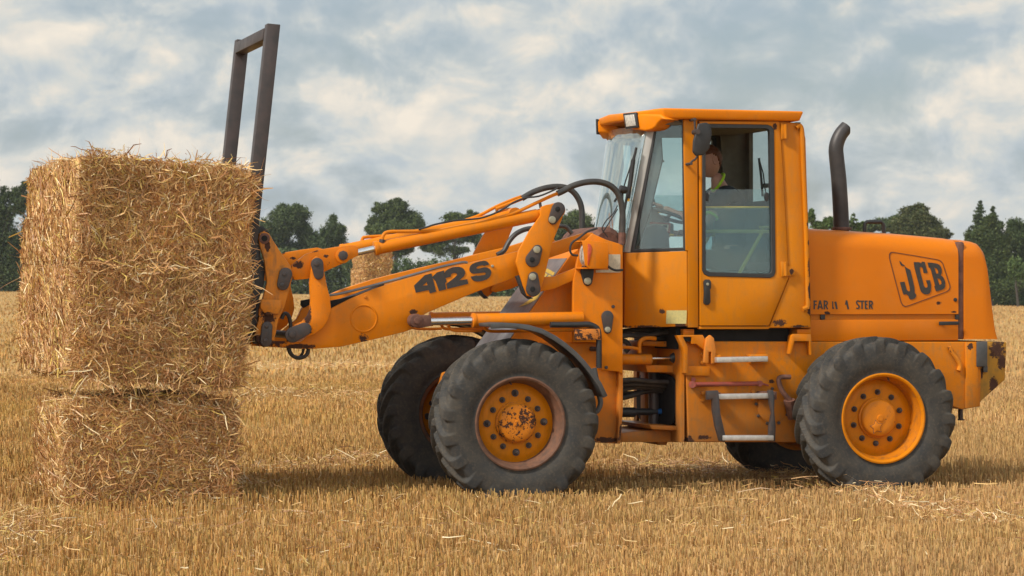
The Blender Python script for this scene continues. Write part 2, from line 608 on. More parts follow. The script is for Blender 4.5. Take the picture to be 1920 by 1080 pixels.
M['pillar'] = plain('pillar_reflection_grey', (0.36, 0.35, 0.33), 0.35, 0.0, 0.2, 8, 0.05)  # light grey painted for the reflection in the screen's side glass
M['seal'] = plain('rubber_seal', (0.028, 0.028, 0.030), 0.5, 0, 0.2, 20, 0.05)
M['blue'] = plain('blue_band', (0.01, 0.10, 0.33), 0.4, 0, 0.3, 30, 0.0)
M['glass'] = glass('window_glass', (0.90, 0.96, 0.95), 0.0, 0.02)
M['screen'] = glass('windscreen_glass', (0.84, 0.95, 0.94), 0.22, 0.10, (0.65, 0.74, 0.72))  # pale veil in the colour stands in for the sky reflected on it
M['pane'] = glass('lower_pane_reflection', (0.84, 0.93, 0.93), 0.0, 0.04, (0.16, 0.22, 0.215))  # teal-grey diffuse colour painted as the reflection on the lower pane
M['slide'] = glass('sliding_pane_reflection', (0.72, 0.86, 0.87), 0.0, 0.13, (0.16, 0.23, 0.23))  # stronger painted reflection where the two panes overlap
M['quarter'] = glass('quarter_glass', (0.88, 0.96, 0.96), 0.01, 0.04, (0.2, 0.25, 0.25))


def rubber():
    m, t, b, co, _ = mat_new('tyre_rubber')
    n = noise(t, co, 7, 6, 0.65)
    f = noise(t, co, 45, 4, 0.6)
    c = mixc(t, ramp(t, n, [(0.35, 0), (0.7, 1)]), (0.026, 0.027, 0.028), (0.064, 0.055, 0.043))
    c = mixc(t, ramp(t, f, [(0.5, 0), (0.8, 0.5)]), c, (0.13, 0.10, 0.065))
    L(t, c, b.inputs['Base Color'])
    b.inputs['Roughness'].default_value = 0.78
    bump(t, b, mth(t, 'ADD', n, mth(t, 'MULTIPLY', f, 0.4)), 0.35, 0.01)
    return m


M['tyre'] = rubber()

# ================================================================ WHEEL LOADER
LD = empty('wheel_loader', (0, 0, 0), 'orange wheel loader with black 412S lettering on its boom, holding two straw bales', 'loader')
YT = 0.925                                   # tyre centre planes
AX = 0.64                                    # axle height
XR = P(1656, 781, -YT - 0.19).x              # rear axle


def XZ1(u, v, y):
    p = P(u, v, y)
    return (p.x, p.z)


def both(f, name, mat, parent=LD, sides=(-1, 1)):
    out = []
    for s in sides:
        b = MB()
        f(b, s)
        out.append(b.build(name, mat, parent))
    return out


def plate(pts, y, t, bev=0.006, mi=0, holes=()):
    """near-side outline in photo pixels, outer face at |y|, thickness t inwards, for either side"""
    q = XZ(pts, -y)
    hq = [XZ(h, -y) for h in holes]

    def f(b, s):
        b.prism(q, s * y, s * (y - t), bev, 2, mi, hq)
    return f


# ---------------------------------------------------------------- tyres and rims
def tyre_mesh(nl=19, R0=0.675, hw=0.205):
    prof = [(0.362, -0.175), (0.375, -0.186), (0.392, -0.183), (0.41, -0.190), (0.44, -0.200), (0.48, -0.207), (0.51, -0.208), (0.535, -0.206),
            (0.545, -0.205), (0.556, -0.204), (0.572, -0.202), (0.588, -0.199), (0.602, -0.194), (0.613, -0.185), (0.622, -0.172), (0.628, -0.155),
            (0.632, -0.13), (0.635, -0.10), (0.637, -0.07), (0.6385, -0.04), (0.639, -0.015)]
    dense = []
    for (r0_, y0_), (r1_, y1_) in zip(prof, prof[1:]):
        kk = 2 if r0_ > 0.53 else 1
        dense += [(r0_ + (r1_ - r0_) * i / kk, y0_ + (y1_ - y0_) * i / kk) for i in range(kk)]
    prof = dense + [prof[-1]]
    prof = prof + [(r, -y) for r, y in reversed(prof)]
    nt = nl * 36
    npf = len(prof)
    th = np.arange(nt) / nt * 2 * math.pi
    V = np.zeros((nt, npf, 3))
    for j, (r, y) in enumerate(prof):
        side = -1 if y < 0 else 1
        a = abs(y)
        tread = np.clip((r - 0.53) / 0.085, 0, 1) ** 0.8          # lugs fade out down the sidewall
        ph = th * nl / (2 * math.pi) + (0.5 if side > 0 else 0.0) + (-1.35) * (a / 0.205) ** 0.8
        if r < 0.625:
            ph = ph + 0.10 * (0.625 - r) / 0.09
        fr = (ph % 1.0)
        wid = 0.44 + 0.16 * (a / 0.2) ** 2
        e = 0.13
        lug = np.clip((fr) / e, 0, 1) * np.clip((wid - fr) / e, 0, 1)
        lug = lug * lug * (3 - 2 * lug) * (0.0 if r < 0.53 else 1)
        rnd = 0.92 + 0.16 * np.abs(np.sin(np.floor(ph) * 12.9898 + side))
        h = 0.038 * lug * tread * rnd if r > 0.53 else 0 * lug
        rr = r + h * (1.0 if r > 0.60 else 0.75)
        yy = y + side * (0.012 * lug * tread if 0.53 < r < 0.62 else 0)
        V[:, j, 0] = rr * np.cos(th)
        V[:, j, 1] = yy
        V[:, j, 2] = rr * np.sin(th)
    idx = np.arange(nt * npf).reshape(nt, npf)
    nx = np.roll(idx, -1, axis=0)
    q = np.stack([idx[:, :-1], nx[:, :-1], nx[:, 1:], idx[:, 1:]], -1).reshape(-1, 4)
    return V.reshape(-1, 3), q


tv, tq = tyre_mesh()


def make_wheel(rimmat, discmat, double):
    b = MB()
    b.lathe([(0.372, -0.190), (0.378, -0.199), (0.366, -0.203), (0.352, -0.196), (0.347, -0.182)], 0, 0, 72, 1 if not double else 0)
    b.lathe([(0.347, -0.182), (0.338, -0.15), (0.328, -0.135), (0.322, -0.10), (0.318, -0.02), (0.322, 0.12), (0.34, 0.17), (0.37, 0.19)], 0, 0, 72, 0)
    b.lathe([(0.319, -0.030), (0.300, -0.034), (0.285, -0.044), (0.25, -0.050), (0.17, -0.050), (0.0, -0.050)], 0, 0, 72, 1)
    w = b.build('wheel', [rimmat, discmat], LD)
    t = npmesh('tyre', tv, tq, M['tyre'], w, smooth=True)
    t.data.set_sharp_from_angle(angle=R(38))
    h = MB()
    h.lathe([(0.168, -0.050), (0.168, -0.075), (0.158, -0.082), (0.156, -0.105), (0.150, -0.118), (0.138, -0.126), (0.10, -0.130), (0.0, -0.131)], 0, 0, 48)
    h.cyl((0, -0.13, 0), (0, -0.140, 0), 0.030, 0.026, 8)
    h.build('hub', M['hub'] if double else M['hubrear'], w)
    n = 12 if double else 10
    for k in range(n):
        a = 2 * math.pi * (k + 0.3) / n
        big = double and k % 3 == 0
        rr = 0.215 if not big else 0.238
        s = 0.022 if not big else 0.027
        bb = MB()
        c = (rr * math.cos(a), rr * math.sin(a))
        bb.cyl((c[0], -0.048, c[1]), (c[0], -0.062, c[1]), s * 1.1, s * 1.1, 12)
        bb.cyl((c[0], -0.062, c[1]), (c[0], -0.085, c[1]), s * 0.8, s * 0.7, 6)
        bb.cyl((c[0], -0.085, c[1]), (c[0], -0.10 if not big else -0.12, c[1]), s * 0.5, s * 0.35, 8)
        bb.build('wheel_bolt', M['dark'], w)
    v = MB()
    v.cyl((-0.12, -0.15, 0.315), (-0.115, -0.185, 0.30), 0.008, 0.006, 8)
    v.build('valve', M['dark'], w)
    return w


def copy_tree(o, parent=None):
    c = o.copy()
    COL.objects.link(c)
    c.parent = parent
    for ch in list(o.children):
        copy_tree(ch, c)
    return c


wf = make_wheel(M['rimrust'], M['rim'], True)
wf.location = (0, -YT, AX)
wf.rotation_euler = (0, R(8), 0)
wf['label'] = 'near front wheel with rusty rim ring'
wr = make_wheel(M['barrel'], M['rim'], False)
wr.location = (XR, -YT, AX)
wr.rotation_euler = (0, R(31), 0)
hubr = [c_ for c_ in wr.children if c_.name.startswith('hub')][0]
b = MB()
sp5 = []
for k in range(10):
    a = math.pi * k / 5 + 0.3
    rr = 0.055 if k % 2 == 0 else 0.030
    sp5.append((rr * math.cos(a), rr * math.sin(a)))
rot = lambda x, z: (x * math.cos(R(-31)) - z * math.sin(R(-31)), x * math.sin(R(-31)) + z * math.cos(R(-31)))
b.prism([rot(x + 0.05, z - 0.065) for x, z in sp5], -0.128, -0.137, 0.003)
b.build('star_badge', M['hubrear'], hubr)
b = MB()
b.prism([rot(x * 1.12 + 0.05, z * 1.12 - 0.065) for x, z in sp5], -0.128, -0.133, 0.0)
b.build('badge_rim', M['rust'], hubr)
for src, x in ((wf, 0.0), (wr, XR)):
    c = copy_tree(src, LD)
    if 'label' in c:
        del c['label']
    c.location = (x, YT, AX)
    c.rotation_euler = (0, R(17 + 9 * x), math.pi)

# axles
b = MB()
b.cyl((0, -0.78, AX), (0, 0.78, AX), 0.13, 0.13, 20, bev=0.02)
b.cyl((0, -0.25, AX), (0, 0.25, AX), 0.26, 0.26, 24, bev=0.04)
b.lathe([(0.0, -0.86), (0.20, -0.84), (0.24, -0.80), (0.24, -0.68), (0.15, -0.62)], 0, AX, 24)
b.lathe([(0.15, 0.62), (0.24, 0.68), (0.24, 0.80), (0.20, 0.84), (0.0, 0.86)], 0, AX, 24)
b.prism([(-0.30, AX + 0.1), (-0.22, AX + 0.36), (0.0, AX + 0.42), (0.3, AX + 0.42), (0.3, AX - 0.1), (-0.25, AX - 0.1)], 0.50, 0.56, 0.01)
b.build('front_axle', M['frame'], LD)
b = MB()
b.cyl((XR, -0.78, AX), (XR, 0.78, AX), 0.13, 0.13, 20, bev=0.02)
b.cyl((XR, -0.25, AX), (XR, 0.25, AX), 0.26, 0.26, 24, bev=0.04)
b.build('rear_axle', M['frame'], LD)

# ---------------------------------------------------------------- front frame
b = MB()
side = XZ([(1070, 478), (1100, 455), (1166, 462), (1166, 830), (1118, 830), (1020, 800), (905, 712)], -0.45)
b.prism(side, -0.45, 0.45, 0.008)
b.build('front_frame', M['tower'], LD)
a0, a1 = P(1068, 481, -0.45), P(908, 706, -0.45)
dv = (a1 - a0).normalized()
nrm = Vector((dv.z, 0, -dv.x))
if nrm.x > 0:
    nrm = -nrm
b = MB()
c = [a0 + dv * 0.02 + nrm * 0.0045, a1 - dv * 0.02 + nrm * 0.0045]
q = []
for yy in (-0.425, 0.425):
    for pnt in c:
        q.append(Vector((pnt.x, yy, pnt.z)))
b.hexa([q[0] - nrm * 0.003, q[1] - nrm * 0.003, q[3] - nrm * 0.003, q[2] - nrm * 0.003, q[0], q[1], q[3], q[2]], 0)
gs = b.build('grip_panel', M['galv'], LD)
b = MB()


def PN(u, v, p0, n):
    d = ray(u, v)
    return CAMP + d * ((p0 - CAMP).dot(n) / d.dot(n))


p0 = q[0] + nrm * 0.0025
for poly in ([(1026, 503), (1040, 511), (1037, 517), (1021, 509)], [(1021, 511), (1027, 514), (1003, 546), (996, 544)],
             [(1029, 515), (1034, 517), (1012, 547), (1006, 546)], [(972, 576), (1000, 557), (1013, 549), (1008, 560), (990, 570)], [(1010, 528), (1014, 532), (990, 560), (985, 558)]):
    pp = [PN(u, v, p0, nrm) for u, v in poly]
    n = len(pp)
    b.raw(pp + [x - nrm * 0.0015 for x in pp], [tuple(range(n)), tuple(range(n, 2 * n))] + [(i, (i + 1) % n, n + (i + 1) % n, n + i) for i in range(n)])
b.build('yellow_marking', M['ystripe'], gs)


def f_tower(b, s):
    plate([(1075, 527), (1080, 503), (1090, 456), (1112, 438), (1136, 449), (1168, 459), (1168, 703), (1160, 697), (1128, 694), (1128, 642), (1075, 642)], 0.68, 0.05, 0.008)(b, s)
    plate([(1010, 642), (1165, 642), (1165, 800), (1159, 832), (1118, 830), (1045, 800)], 0.60, 0.04, 0.008)(b, s)
    plate([(1160, 690), (1168, 690), (1168, 770), (1163, 832), (1157, 832), (1160, 790)], 0.66, 0.09, 0.004)(b, s)
    plate([(1095, 456), (1164, 462), (1164, 640), (1095, 640)], 0.63, 0.18, 0.004)(b, s)


both(f_tower, 'loader_tower', M['tower'])
both(lambda b, s: (b.pear(XZ1(1138, 594, -0.68), 0.052, XZ1(1138.5, 618, -0.68), 0.034, s * 0.68, s * 0.703, 0.008)), 'pin_plate', M['dark'])
both(lambda b, s: b.cyl((P(1138.5, 618, -.7).x, s * 0.70, P(1138.5, 618, -.7).z), (P(1138.5, 618, -.7).x, s * 0.722, P(1138.5, 618, -.7).z), 0.024, 0.024, 16, bev=0.004), 'bolt', M['washer'])
both(lambda b, s: (b.pear(XZ1(1100, 508, -0.68), 0.058, XZ1(1101, 527, -0.68), 0.040, s * 0.68, s * 0.703, 0.008)), 'pin_plate', M['black'])
both(lambda b, s: b.cyl((P(1101, 527, -.7).x, s * 0.70, P(1101, 527, -.7).z), (P(1101, 527, -.7).x, s * 0.722, P(1101, 527, -.7).z), 0.030, 0.030, 16, bev=0.004), 'bolt', M['washer'])
b = MB()
b.prism(XZ([(1141, 477), (1163, 477), (1163, 511), (1117, 511), (1117, 506), (1141, 506)], -0.684), -0.684, -0.687, 0)
b.build('data_plate', M['plate'], LD)
for u, v in ((1137, 689), (1150, 575)):
    b = MB()
    p = P(u, v, -0.69)
    b.cyl((p.x, -0.66, p.z), (p.x, -0.695, p.z), 0.014, 0.014, 10, bev=0.003)
    b.build('bolt', M['dark'], LD)
# brown rubber dome and cross tube on top of the tower
b = MB()
c = XZ1(1128, 462, -0.30)
b.lathe([(0.0, -0.45), (0.10, -0.45), (0.14, -0.42), (0.145, -0.2), (0.145, 0.2), (0.14, 0.42), (0.10, 0.45), (0.0, 0.45)], c[0], c[1] + 0.02, 28)
b.build('pivot_tube', M['rust'], LD)

# ---------------------------------------------------------------- boom
near_boom = [(470, 640), (478, 612), (505, 640), (540, 640), (565, 640), (612, 600), (622, 578), (655, 561), (700, 542), (760, 522.5), (820, 507.5), (873, 495), (920, 484),
             (963, 473), (1030, 457), (1093, 437), (1112, 436), (1120, 452), (1105, 462), (1077, 468), (1020, 487), (973, 518.5), (920, 537), (877, 554), (800, 587), (778, 602), (776, 616),
             (760, 622), (707, 635), (640, 650), (590, 654), (557, 654), (500, 650), (470, 648)]
both(plate(near_boom, 0.62, 0.08, 0.007), 'boom_arm', M['boom'])
for (u, v, r) in ((700, 598, 0.10), (940, 508, 0.07)):
    b = MB()
    p = P(u, v, -0.6)
    b.cyl((p.x, -0.56, p.z), (p.x, 0.56, p.z), r, r, 24)
    b.build('boom_cross_tube', M['boom'], LD)
# pressed ring on the near arm
p = P(682, 597, -0.62)


def ring(b, s):
    b.lathe([(0.098, 0.0), (0.1, -0.004), (0.106, -0.007), (0.113, -0.004), (0.116, 0.0)], p.x, p.z, 40, 0, -0.62) if s < 0 else \
        b.lathe([(0.098, 0.0), (0.1, 0.004), (0.106, 0.007), (0.113, 0.004), (0.116, 0.0)], p.x, p.z, 40, 0, 0.62)
    b.cyl((P(685, 557, -.62).x, s * 0.61, P(685, 557, -.62).z), (P(685, 557, -.62).x, s * 0.628, P(685, 557, -.62).z), 0.013, 0.013, 10, bev=0.003)


both(ring, 'boom_boss', M['boom'])
# hydraulic pipes along the top of the arm
both(lambda b, s: b.tube([(P(u, v, -.60).x, s * 0.605, P(u, v, -.60).z) for u, v in ((618, 553.5), (640, 550), (700, 535), (760, 519), (820, 502), (865, 492), (876, 493))], 0.011, 8), 'boom_pipe', M['galv'], sides=(-1,))
both(lambda b, s: b.tube([(P(u, v, -.58).x, s * 0.57, P(u, v, -.58).z) for u, v in ((612, 569), (640, 562), (680, 548), (720, 532))], 0.012, 8), 'boom_pipe', M['galv'], sides=(-1,))
both(lambda b, s: plate([(617, 573), (618, 564), (640, 560), (668, 553), (655, 560), (622, 579)], 0.585, 0.05, 0.003)(b, s), 'boom_gusset', M['void'])


# lettering on the near arm
def flat_letters(polys, sc_, ox, oy, y, name, mat, parent, thick=0.0022, step=0.0):
    """flat letters: polygons (list of loops, first outer, rest holes) given in enlarged-photo units"""
    b = MB()
    for i, loops in enumerate(polys):
        ls = [XZ([(ox + X / sc_, oy + Y / sc_) for X, Y in l], y) for l in loops]
        b.prism(ls[0], y + 0.001, y - thick - step * i, 0, 1, 0, ls[1:])
    return b.build(name, mat, parent)


boomobj = [o for o in LD.children if o.name.startswith('boom_arm')][0]
flat_letters([
    [[(75, 665), (318, 430), (465, 390), (575, 800), (430, 840), (405, 765), (115, 825)], [(265, 670), (360, 585), (378, 655)]],
    [[(480, 475), (590, 370), (745, 325), (805, 575), (775, 612), (797, 748), (640, 788), (560, 570)]],
    [[(762, 380), (790, 330), (850, 290), (950, 250), (1080, 240), (1150, 260), (1190, 290), (1220, 340), (1225, 390), (1200, 450), (1090, 550), (1270, 520), (1295, 625), (825, 740), (805, 625), (1000, 475), (1045, 425), (1040, 395), (1000, 380), (950, 385), (910, 410), (895, 465), (785, 495)]],
    [[(1765, 190), (1740, 145), (1700, 115), (1640, 105), (1550, 120), (1450, 150), (1385, 180), (1340, 225), (1320, 290), (1330, 345), (1365, 385), (1430, 398), (1650, 370), (1685, 378), (1690, 400), (1670, 425), (1500, 445), (1490, 435), (1350, 465), (1370, 510), (1400, 545), (1440, 565), (1500, 575), (1580, 568), (1640, 552), (1710, 525), (1765, 485), (1800, 430), (1813, 370), (1800, 320), (1770, 285), (1720, 258), (1650, 253), (1510, 287), (1485, 280), (1480, 258), (1520, 225), (1610, 205), (1650, 220)]],
], 12, 770, 480, -0.622, 'lettering', M['decal'], boomobj, step=0.0006)
b = MB()
p = P(923, 499, -0.62)
b.cyl((p.x, -0.61, p.z), (p.x, -0.63, p.z), 0.012, 0.012, 10, bev=0.003)
b.build('bolt', M['washer'], LD)


def pearpx(c1, r1, c2, r2, y0, y1):
    a, c = XZ1(c1[0], c1[1], -y0), XZ1(c2[0], c2[1], -y0)

    def f(b, s):
        b.pear(a, r1 / 228, c, r2 / 228, s * y0, s * y1, 0.007)
    return f


def boltpx(u, v, r, y0, y1, seg=16, bev=0.004):
    q = XZ1(u, v, -y1)

    def f(b, s):
        b.cyl((q[0], s * y0, q[1]), (q[0], s * y1, q[1]), r / 228, r / 228, seg, bev=bev)
    return f


# tilt levers (upper) and the links behind them
both(plate([(1015, 388), (1025, 384), (1043, 381), (1055, 390), (1055, 408), (1037, 453), (1019, 528), (1013, 545), (1002, 557), (989, 555), (981, 535), (968, 492), (973, 470), (993, 433), (1013, 405)], 0.72, 0.035, 0.007), 'tilt_lever', M['boom'])
both(plate([(1011, 520), (1040, 518), (1077, 503), (1090, 500), (1090, 522), (1077, 525), (1040, 541), (1010, 548), (1000, 545)], 0.665, 0.035, 0.005), 'lower_link', M['boom'])
for c1, r1, c2, r2, bo in (((1046, 392), 13, (1036, 412), 9, (1036, 412)), ((998, 487), 14, (1007, 468), 9, (1007, 468)), ((999, 542), 14, (999, 519), 9.5, (999, 519))):
    both(pearpx(c1, r1, c2, r2, 0.72, 0.745), 'pin_plate', M['dark'])
    both(boltpx(bo[0], bo[1], 6.8, 0.74, 0.757), 'bolt', M['washer'])
    both(boltpx(c1[0], c1[1], 5, 0.72, 0.752), 'pin', M['void'])
# grey bump stop under the lever
both(plate([(968, 518), (974, 516), (982, 540), (990, 552), (1000, 560), (992, 561), (980, 550)], 0.70, 0.05, 0.003), 'bump_stop', M['black'])

# tilt cylinders
for s in (-1, 1):
    yc = s * 0.635
    A, Bp, Rd = P(703, 466, -0.635), P(1008, 403.5, -0.635), P(655, 477, -0.635)
    A.y = Bp.y = Rd.y = yc
    b = MB()
    b.cyl(A, Bp, 0.053, 0.053, 28, bev=0.008)
    d = (Bp - A).normalized()
    b.cyl(A - d * 0.004, A + d * 0.03, 0.058, 0.058, 28, bev=0.004)
    e = P(1043, 394, -0.635)
    b.cyl(Bp - d * 0.02, (e.x, yc, e.z), 0.045, 0.05, 20)
    b.cyl((e.x, yc - 0.06, e.z), (e.x, yc + 0.06, e.z), 0.06, 0.06, 20)
    t = b.build('tilt_cylinder', M['boom'], LD)
    b = MB()
    b.cyl(Rd, A, 0.026, 0.026, 24)
    b.build('piston_rod', M['chrome'], t)
    b = MB()
    f = [(663, 452), (666, 443), (676, 439.5), (695, 438.5), (720, 437.5), (735, 438)] if s > 0 else [(716, 452), (719, 442), (726, 436), (745, 433), (800, 432)]
    if s < 0:
        path = [(716, 455), (718, 443), (727, 435), (760, 434), (830, 432), (862, 429), (900, 418), (960, 401), (1000, 383), (1030, 369), (1047, 362)]
    else:
        path = [(745, 452), (748, 442), (757, 438), (830, 434), (880, 424), (930, 411), (975, 397), (1012, 378), (1042, 365), (1062, 358)]
    b.tube([(P(u, v, -0.66).x, s * 0.66, P(u, v, -0.66).z) for u, v in path], 0.0145, 10)
    b.build('steel_pipe', M['boom'], t)
    b = MB()
    b.tube([(P(u, v, -0.66).x, s * 0.66, P(u, v, -0.66).z) for u, v in ((716, 455), (717, 449))], 0.024, 8, smooth=0)
    b.tube([(P(u, v, -0.66).x, s * 0.66, P(u, v, -0.66).z) for u, v in ((1012, 378), (1014, 390))], 0.012, 8, smooth=0)
    b.build('pipe_clip', M['dark'], t)
# hoses from the pipes to the cab front
hn = [(1045, 363), (1056, 358), (1075, 348), (1100, 341.5), (1125, 341.5), (1147, 350), (1161, 368), (1167, 395), (1167, 430), (1166, 452)]
b = MB()
b.tube([P(u, v, -0.66) for u, v in hn], 0.026, 12, smooth=4)
b.build('hydraulic_hose', M['hose'], LD)
b = MB()
b.tube([P(u, v, -0.66) for u, v in ((1046, 362.5), (1066, 353))], 0.022, 10, smooth=0)
b.tube([P(u, v, -0.66) for u, v in ((1166.5, 436), (1166, 458))], 0.031, 10, smooth=0)
b.build('hose_coupling', M['rust'], LD)
hf = [(979, 372), (1000, 360), (1025, 352), (1050, 350), (1070, 356), (1084, 372), (1091, 395), (1091, 436)]
b = MB()
b.tube([P(u, v, 0.5) for u, v in hf], 0.026, 12, smooth=4)
b.build('hydraulic_hose', M['hose'], LD)
b = MB()
b.tube([P(u, v, 0.5) for u, v in ((930, 392), (975, 374), (984, 370))], 0.016, 10, smooth=0)
b.build('steel_pipe', M['boom'], LD)
b = MB()
b.tube([P(u, v, 0.1) for u, v in ((932, 478), (945, 470), (955, 452), (968, 438), (985, 430), (1000, 428))], 0.022, 10)
b.build('hydraulic_hose', M['hose'], LD)
b = MB()
b.tube([P(u, v, 0.2) for u, v in ((1045, 424), (1060, 425), (1070, 435), (1078, 448))], 0.018, 10)
b.build('hydraulic_hose', M['hose'], LD)
b = MB()
b.tube([P(u, v, -0.68) for u, v in ((785, 430), (800, 426), (815, 421), (850, 414), (885, 411), (905, 408), (930, 399), (950, 388), (962, 380), (985, 371), (1010, 368), (1035, 358), (1046, 352))], 0.0075, 8)
b.build('electric_cable', M['black'], LD)

# front linkage: yoke, bell crank, hitch
both(plate([(672, 462), (672, 479), (643, 494), (612, 508), (592, 518), (577, 523), (552, 525), (545, 510), (548, 497), (573, 477), (600, 468), (630, 463), (660, 459)], 0.70, 0.05, 0.006), 'tilt_link', M['link'])
both(boltpx(643, 480, 13.5, 0.70, 0.712, 28), 'collar', M['link'])
both(boltpx(644, 479, 9, 0.71, 0.735, 8), 'bolt', M['dark'])
both(plate([(587, 486), (594, 480), (603, 488), (608, 510), (613, 535), (619, 560), (621, 580), (616, 598), (606, 614), (590, 626), (567, 634), (548, 630), (545, 618), (553, 609), (567, 603), (577, 592), (582, 580), (583, 563), (581, 530)], 0.765, 0.05, 0.006), 'bell_crank', M['link'])
both(pearpx((594, 495), 11.5, (597, 515), 9, 0.765, 0.79), 'pin_plate', M['dark'])
both(boltpx(594, 494, 5.5, 0.785, 0.80), 'bolt', M['dark'])
both(pearpx((548, 628), 14, (571, 617), 12, 0.765, 0.792), 'pin_plate', M['dark'])
both(boltpx(548, 627, 6.5, 0.79, 0.806), 'bolt', M['dark'])
both(plate([(485, 448), (487, 438), (495, 433), (505, 438), (513, 452), (530, 478), (546, 500), (549, 517), (543, 543), (533, 577), (522, 600), (518, 622), (514, 641), (505, 650), (494, 651), (481, 640), (479, 620), (485, 600), (486, 580), (494, 556), (501, 530), (496, 490), (488, 462)], 0.74, 0.05, 0.007), 'hitch_bracket', M['hitch'])
both(boltpx(496, 447, 10, 0.74, 0.75, 24), 'collar', M['rust'])
both(boltpx(496, 447, 5.5, 0.748, 0.754, 20, 0), 'pin_hole_shade', M['void'])  # raised black disc painted as the dark inside of a hole
both(pearpx((535, 514), 12, (530, 533), 11, 0.74, 0.765), 'pin_plate', M['dark'])
both(boltpx(533, 514, 4, 0.76, 0.772), 'bolt', M['dark'])
both(boltpx(529, 534, 4, 0.76, 0.772), 'bolt', M['dark'])
both(pearpx((500, 613), 10, (498, 639), 10.5, 0.74, 0.765), 'pin_plate', M['dark'])
both(boltpx(500, 612, 4, 0.76, 0.772), 'bolt', M['dark'])
both(boltpx(498, 638, 4, 0.76, 0.772), 'bolt', M['dark'])
both(plate([(490, 561), (528, 562), (527, 577), (523, 588), (500, 592), (488, 577)], 0.78, 0.05, 0.006), 'hitch_block', M['hitch'])
b = MB()
for (u, v, r) in ((500, 630, 0.05), (484, 452, 0.035), (483, 585, 0.045), (643, 479, 0.03), (548, 628, 0.03)):
    p = P(u, v, -0.7)
    b.cyl((p.x, -0.70, p.z), (p.x, 0.70, p.z), r, r, 16)
p, q_ = P(488, 452, -0.7), P(484, 645, -0.7)
b.box(q_.x - 0.03, q_.x + 0.05, -0.68, 0.68, q_.z, q_.z + 0.35, 0.01)
b.build('hitch_carriage', M['dark'], LD)
b = MB()
b.tube([P(u, v, -0.5) for u, v in ((528, 598), (533, 588), (541, 592), (545, 612), (541, 640), (543, 660), (556, 671), (572, 668), (578, 656), (574, 640))], 0.016, 10)
b.tube([P(u, v, -0.4) for u, v in ((541, 645), (547, 665), (560, 670), (568, 660), (570, 640))], 0.012, 10)
b.build('hydraulic_hose', M['hose'], LD)
# black latch plate at the back of the post
both(plate([(474, 480), (474, 440), (482, 422), (494, 425), (506, 437), (500, 436), (490, 436), (486, 448), (489, 480), (498, 500), (494, 540), (486, 560), (478, 600), (466, 640), (458, 646), (462, 600), (470, 560)], 0.70, 0.06, 0.004), 'latch_plate', M['black'])

# ---------------------------------------------------------------- bale fork: two posts, top bar, tines
PO = XZ([(501.5, 43.5), (526, 46), (466, 612), (441, 610)], -0.74)
fk = MB()
fk.prism(PO, -0.74, -0.63, 0.006)
fork = fk.build('fork_post', M['post'], LD)
fk = MB()
fk.prism(PO, 0.63, 0.74, 0.006)
fk.build('fork_post', M['post'], LD)
q = XZ([(499, 50), (521.5, 52), (519.5, 74), (497, 72)], -0.74)
fk = MB()
fk.prism(q, -0.628, 0.628, 0.006)
fk.build('top_bar', M['post'], LD)
fk = MB()
xb = min(p_[0] for p_ in PO)
zt = P(450, 700, -0.74).z
fk.box(PO[3][0] - 0.02, PO[3][0] + 0.10, -0.74, 0.74, PO[3][1] - 0.06, PO[3][1] + 0.06, 0.008)
fk.build('bottom_bar', M['post'], LD)
TILT = R(4.0)
for yy in (-0.66, -0.22, 0.22, 0.66):
    t_ = MB()
    x0, z0 = PO[3][0] + 0.06, PO[3][1] + 0.0
    L_ = 1.15
    z1 = zt - 0.02
    t_.hexa([(x0 - 0.06, yy - 0.04, z1), (x0, yy - 0.04, z1), (x0, yy + 0.04, z1), (x0 - 0.06, yy + 0.04, z1),
             (x0 - 0.06, yy - 0.04, z0 + 0.02), (x0, yy - 0.04, z0 + 0.02), (x0, yy + 0.04, z0 + 0.02), (x0 - 0.06, yy + 0.04, z0 + 0.02)], 0.006)
    e = (x0 - L_ * math.cos(TILT), z1 + L_ * math.sin(TILT))
    t_.hexa([(e[0], yy - 0.02, e[1]), (x0, yy - 0.04, z1 - 0.02), (x0, yy + 0.04, z1 - 0.02), (e[0], yy + 0.02, e[1]),
             (e[0], yy - 0.02, e[1] + 0.015), (x0, yy - 0.04, z1 + 0.03), (x0, yy + 0.04, z1 + 0.03), (e[0], yy + 0.02, e[1] + 0.015)], 0.004)
    t_.build('fork_tine', M['dark'], LD)
FORKX, FORKZ = PO[3][0], zt

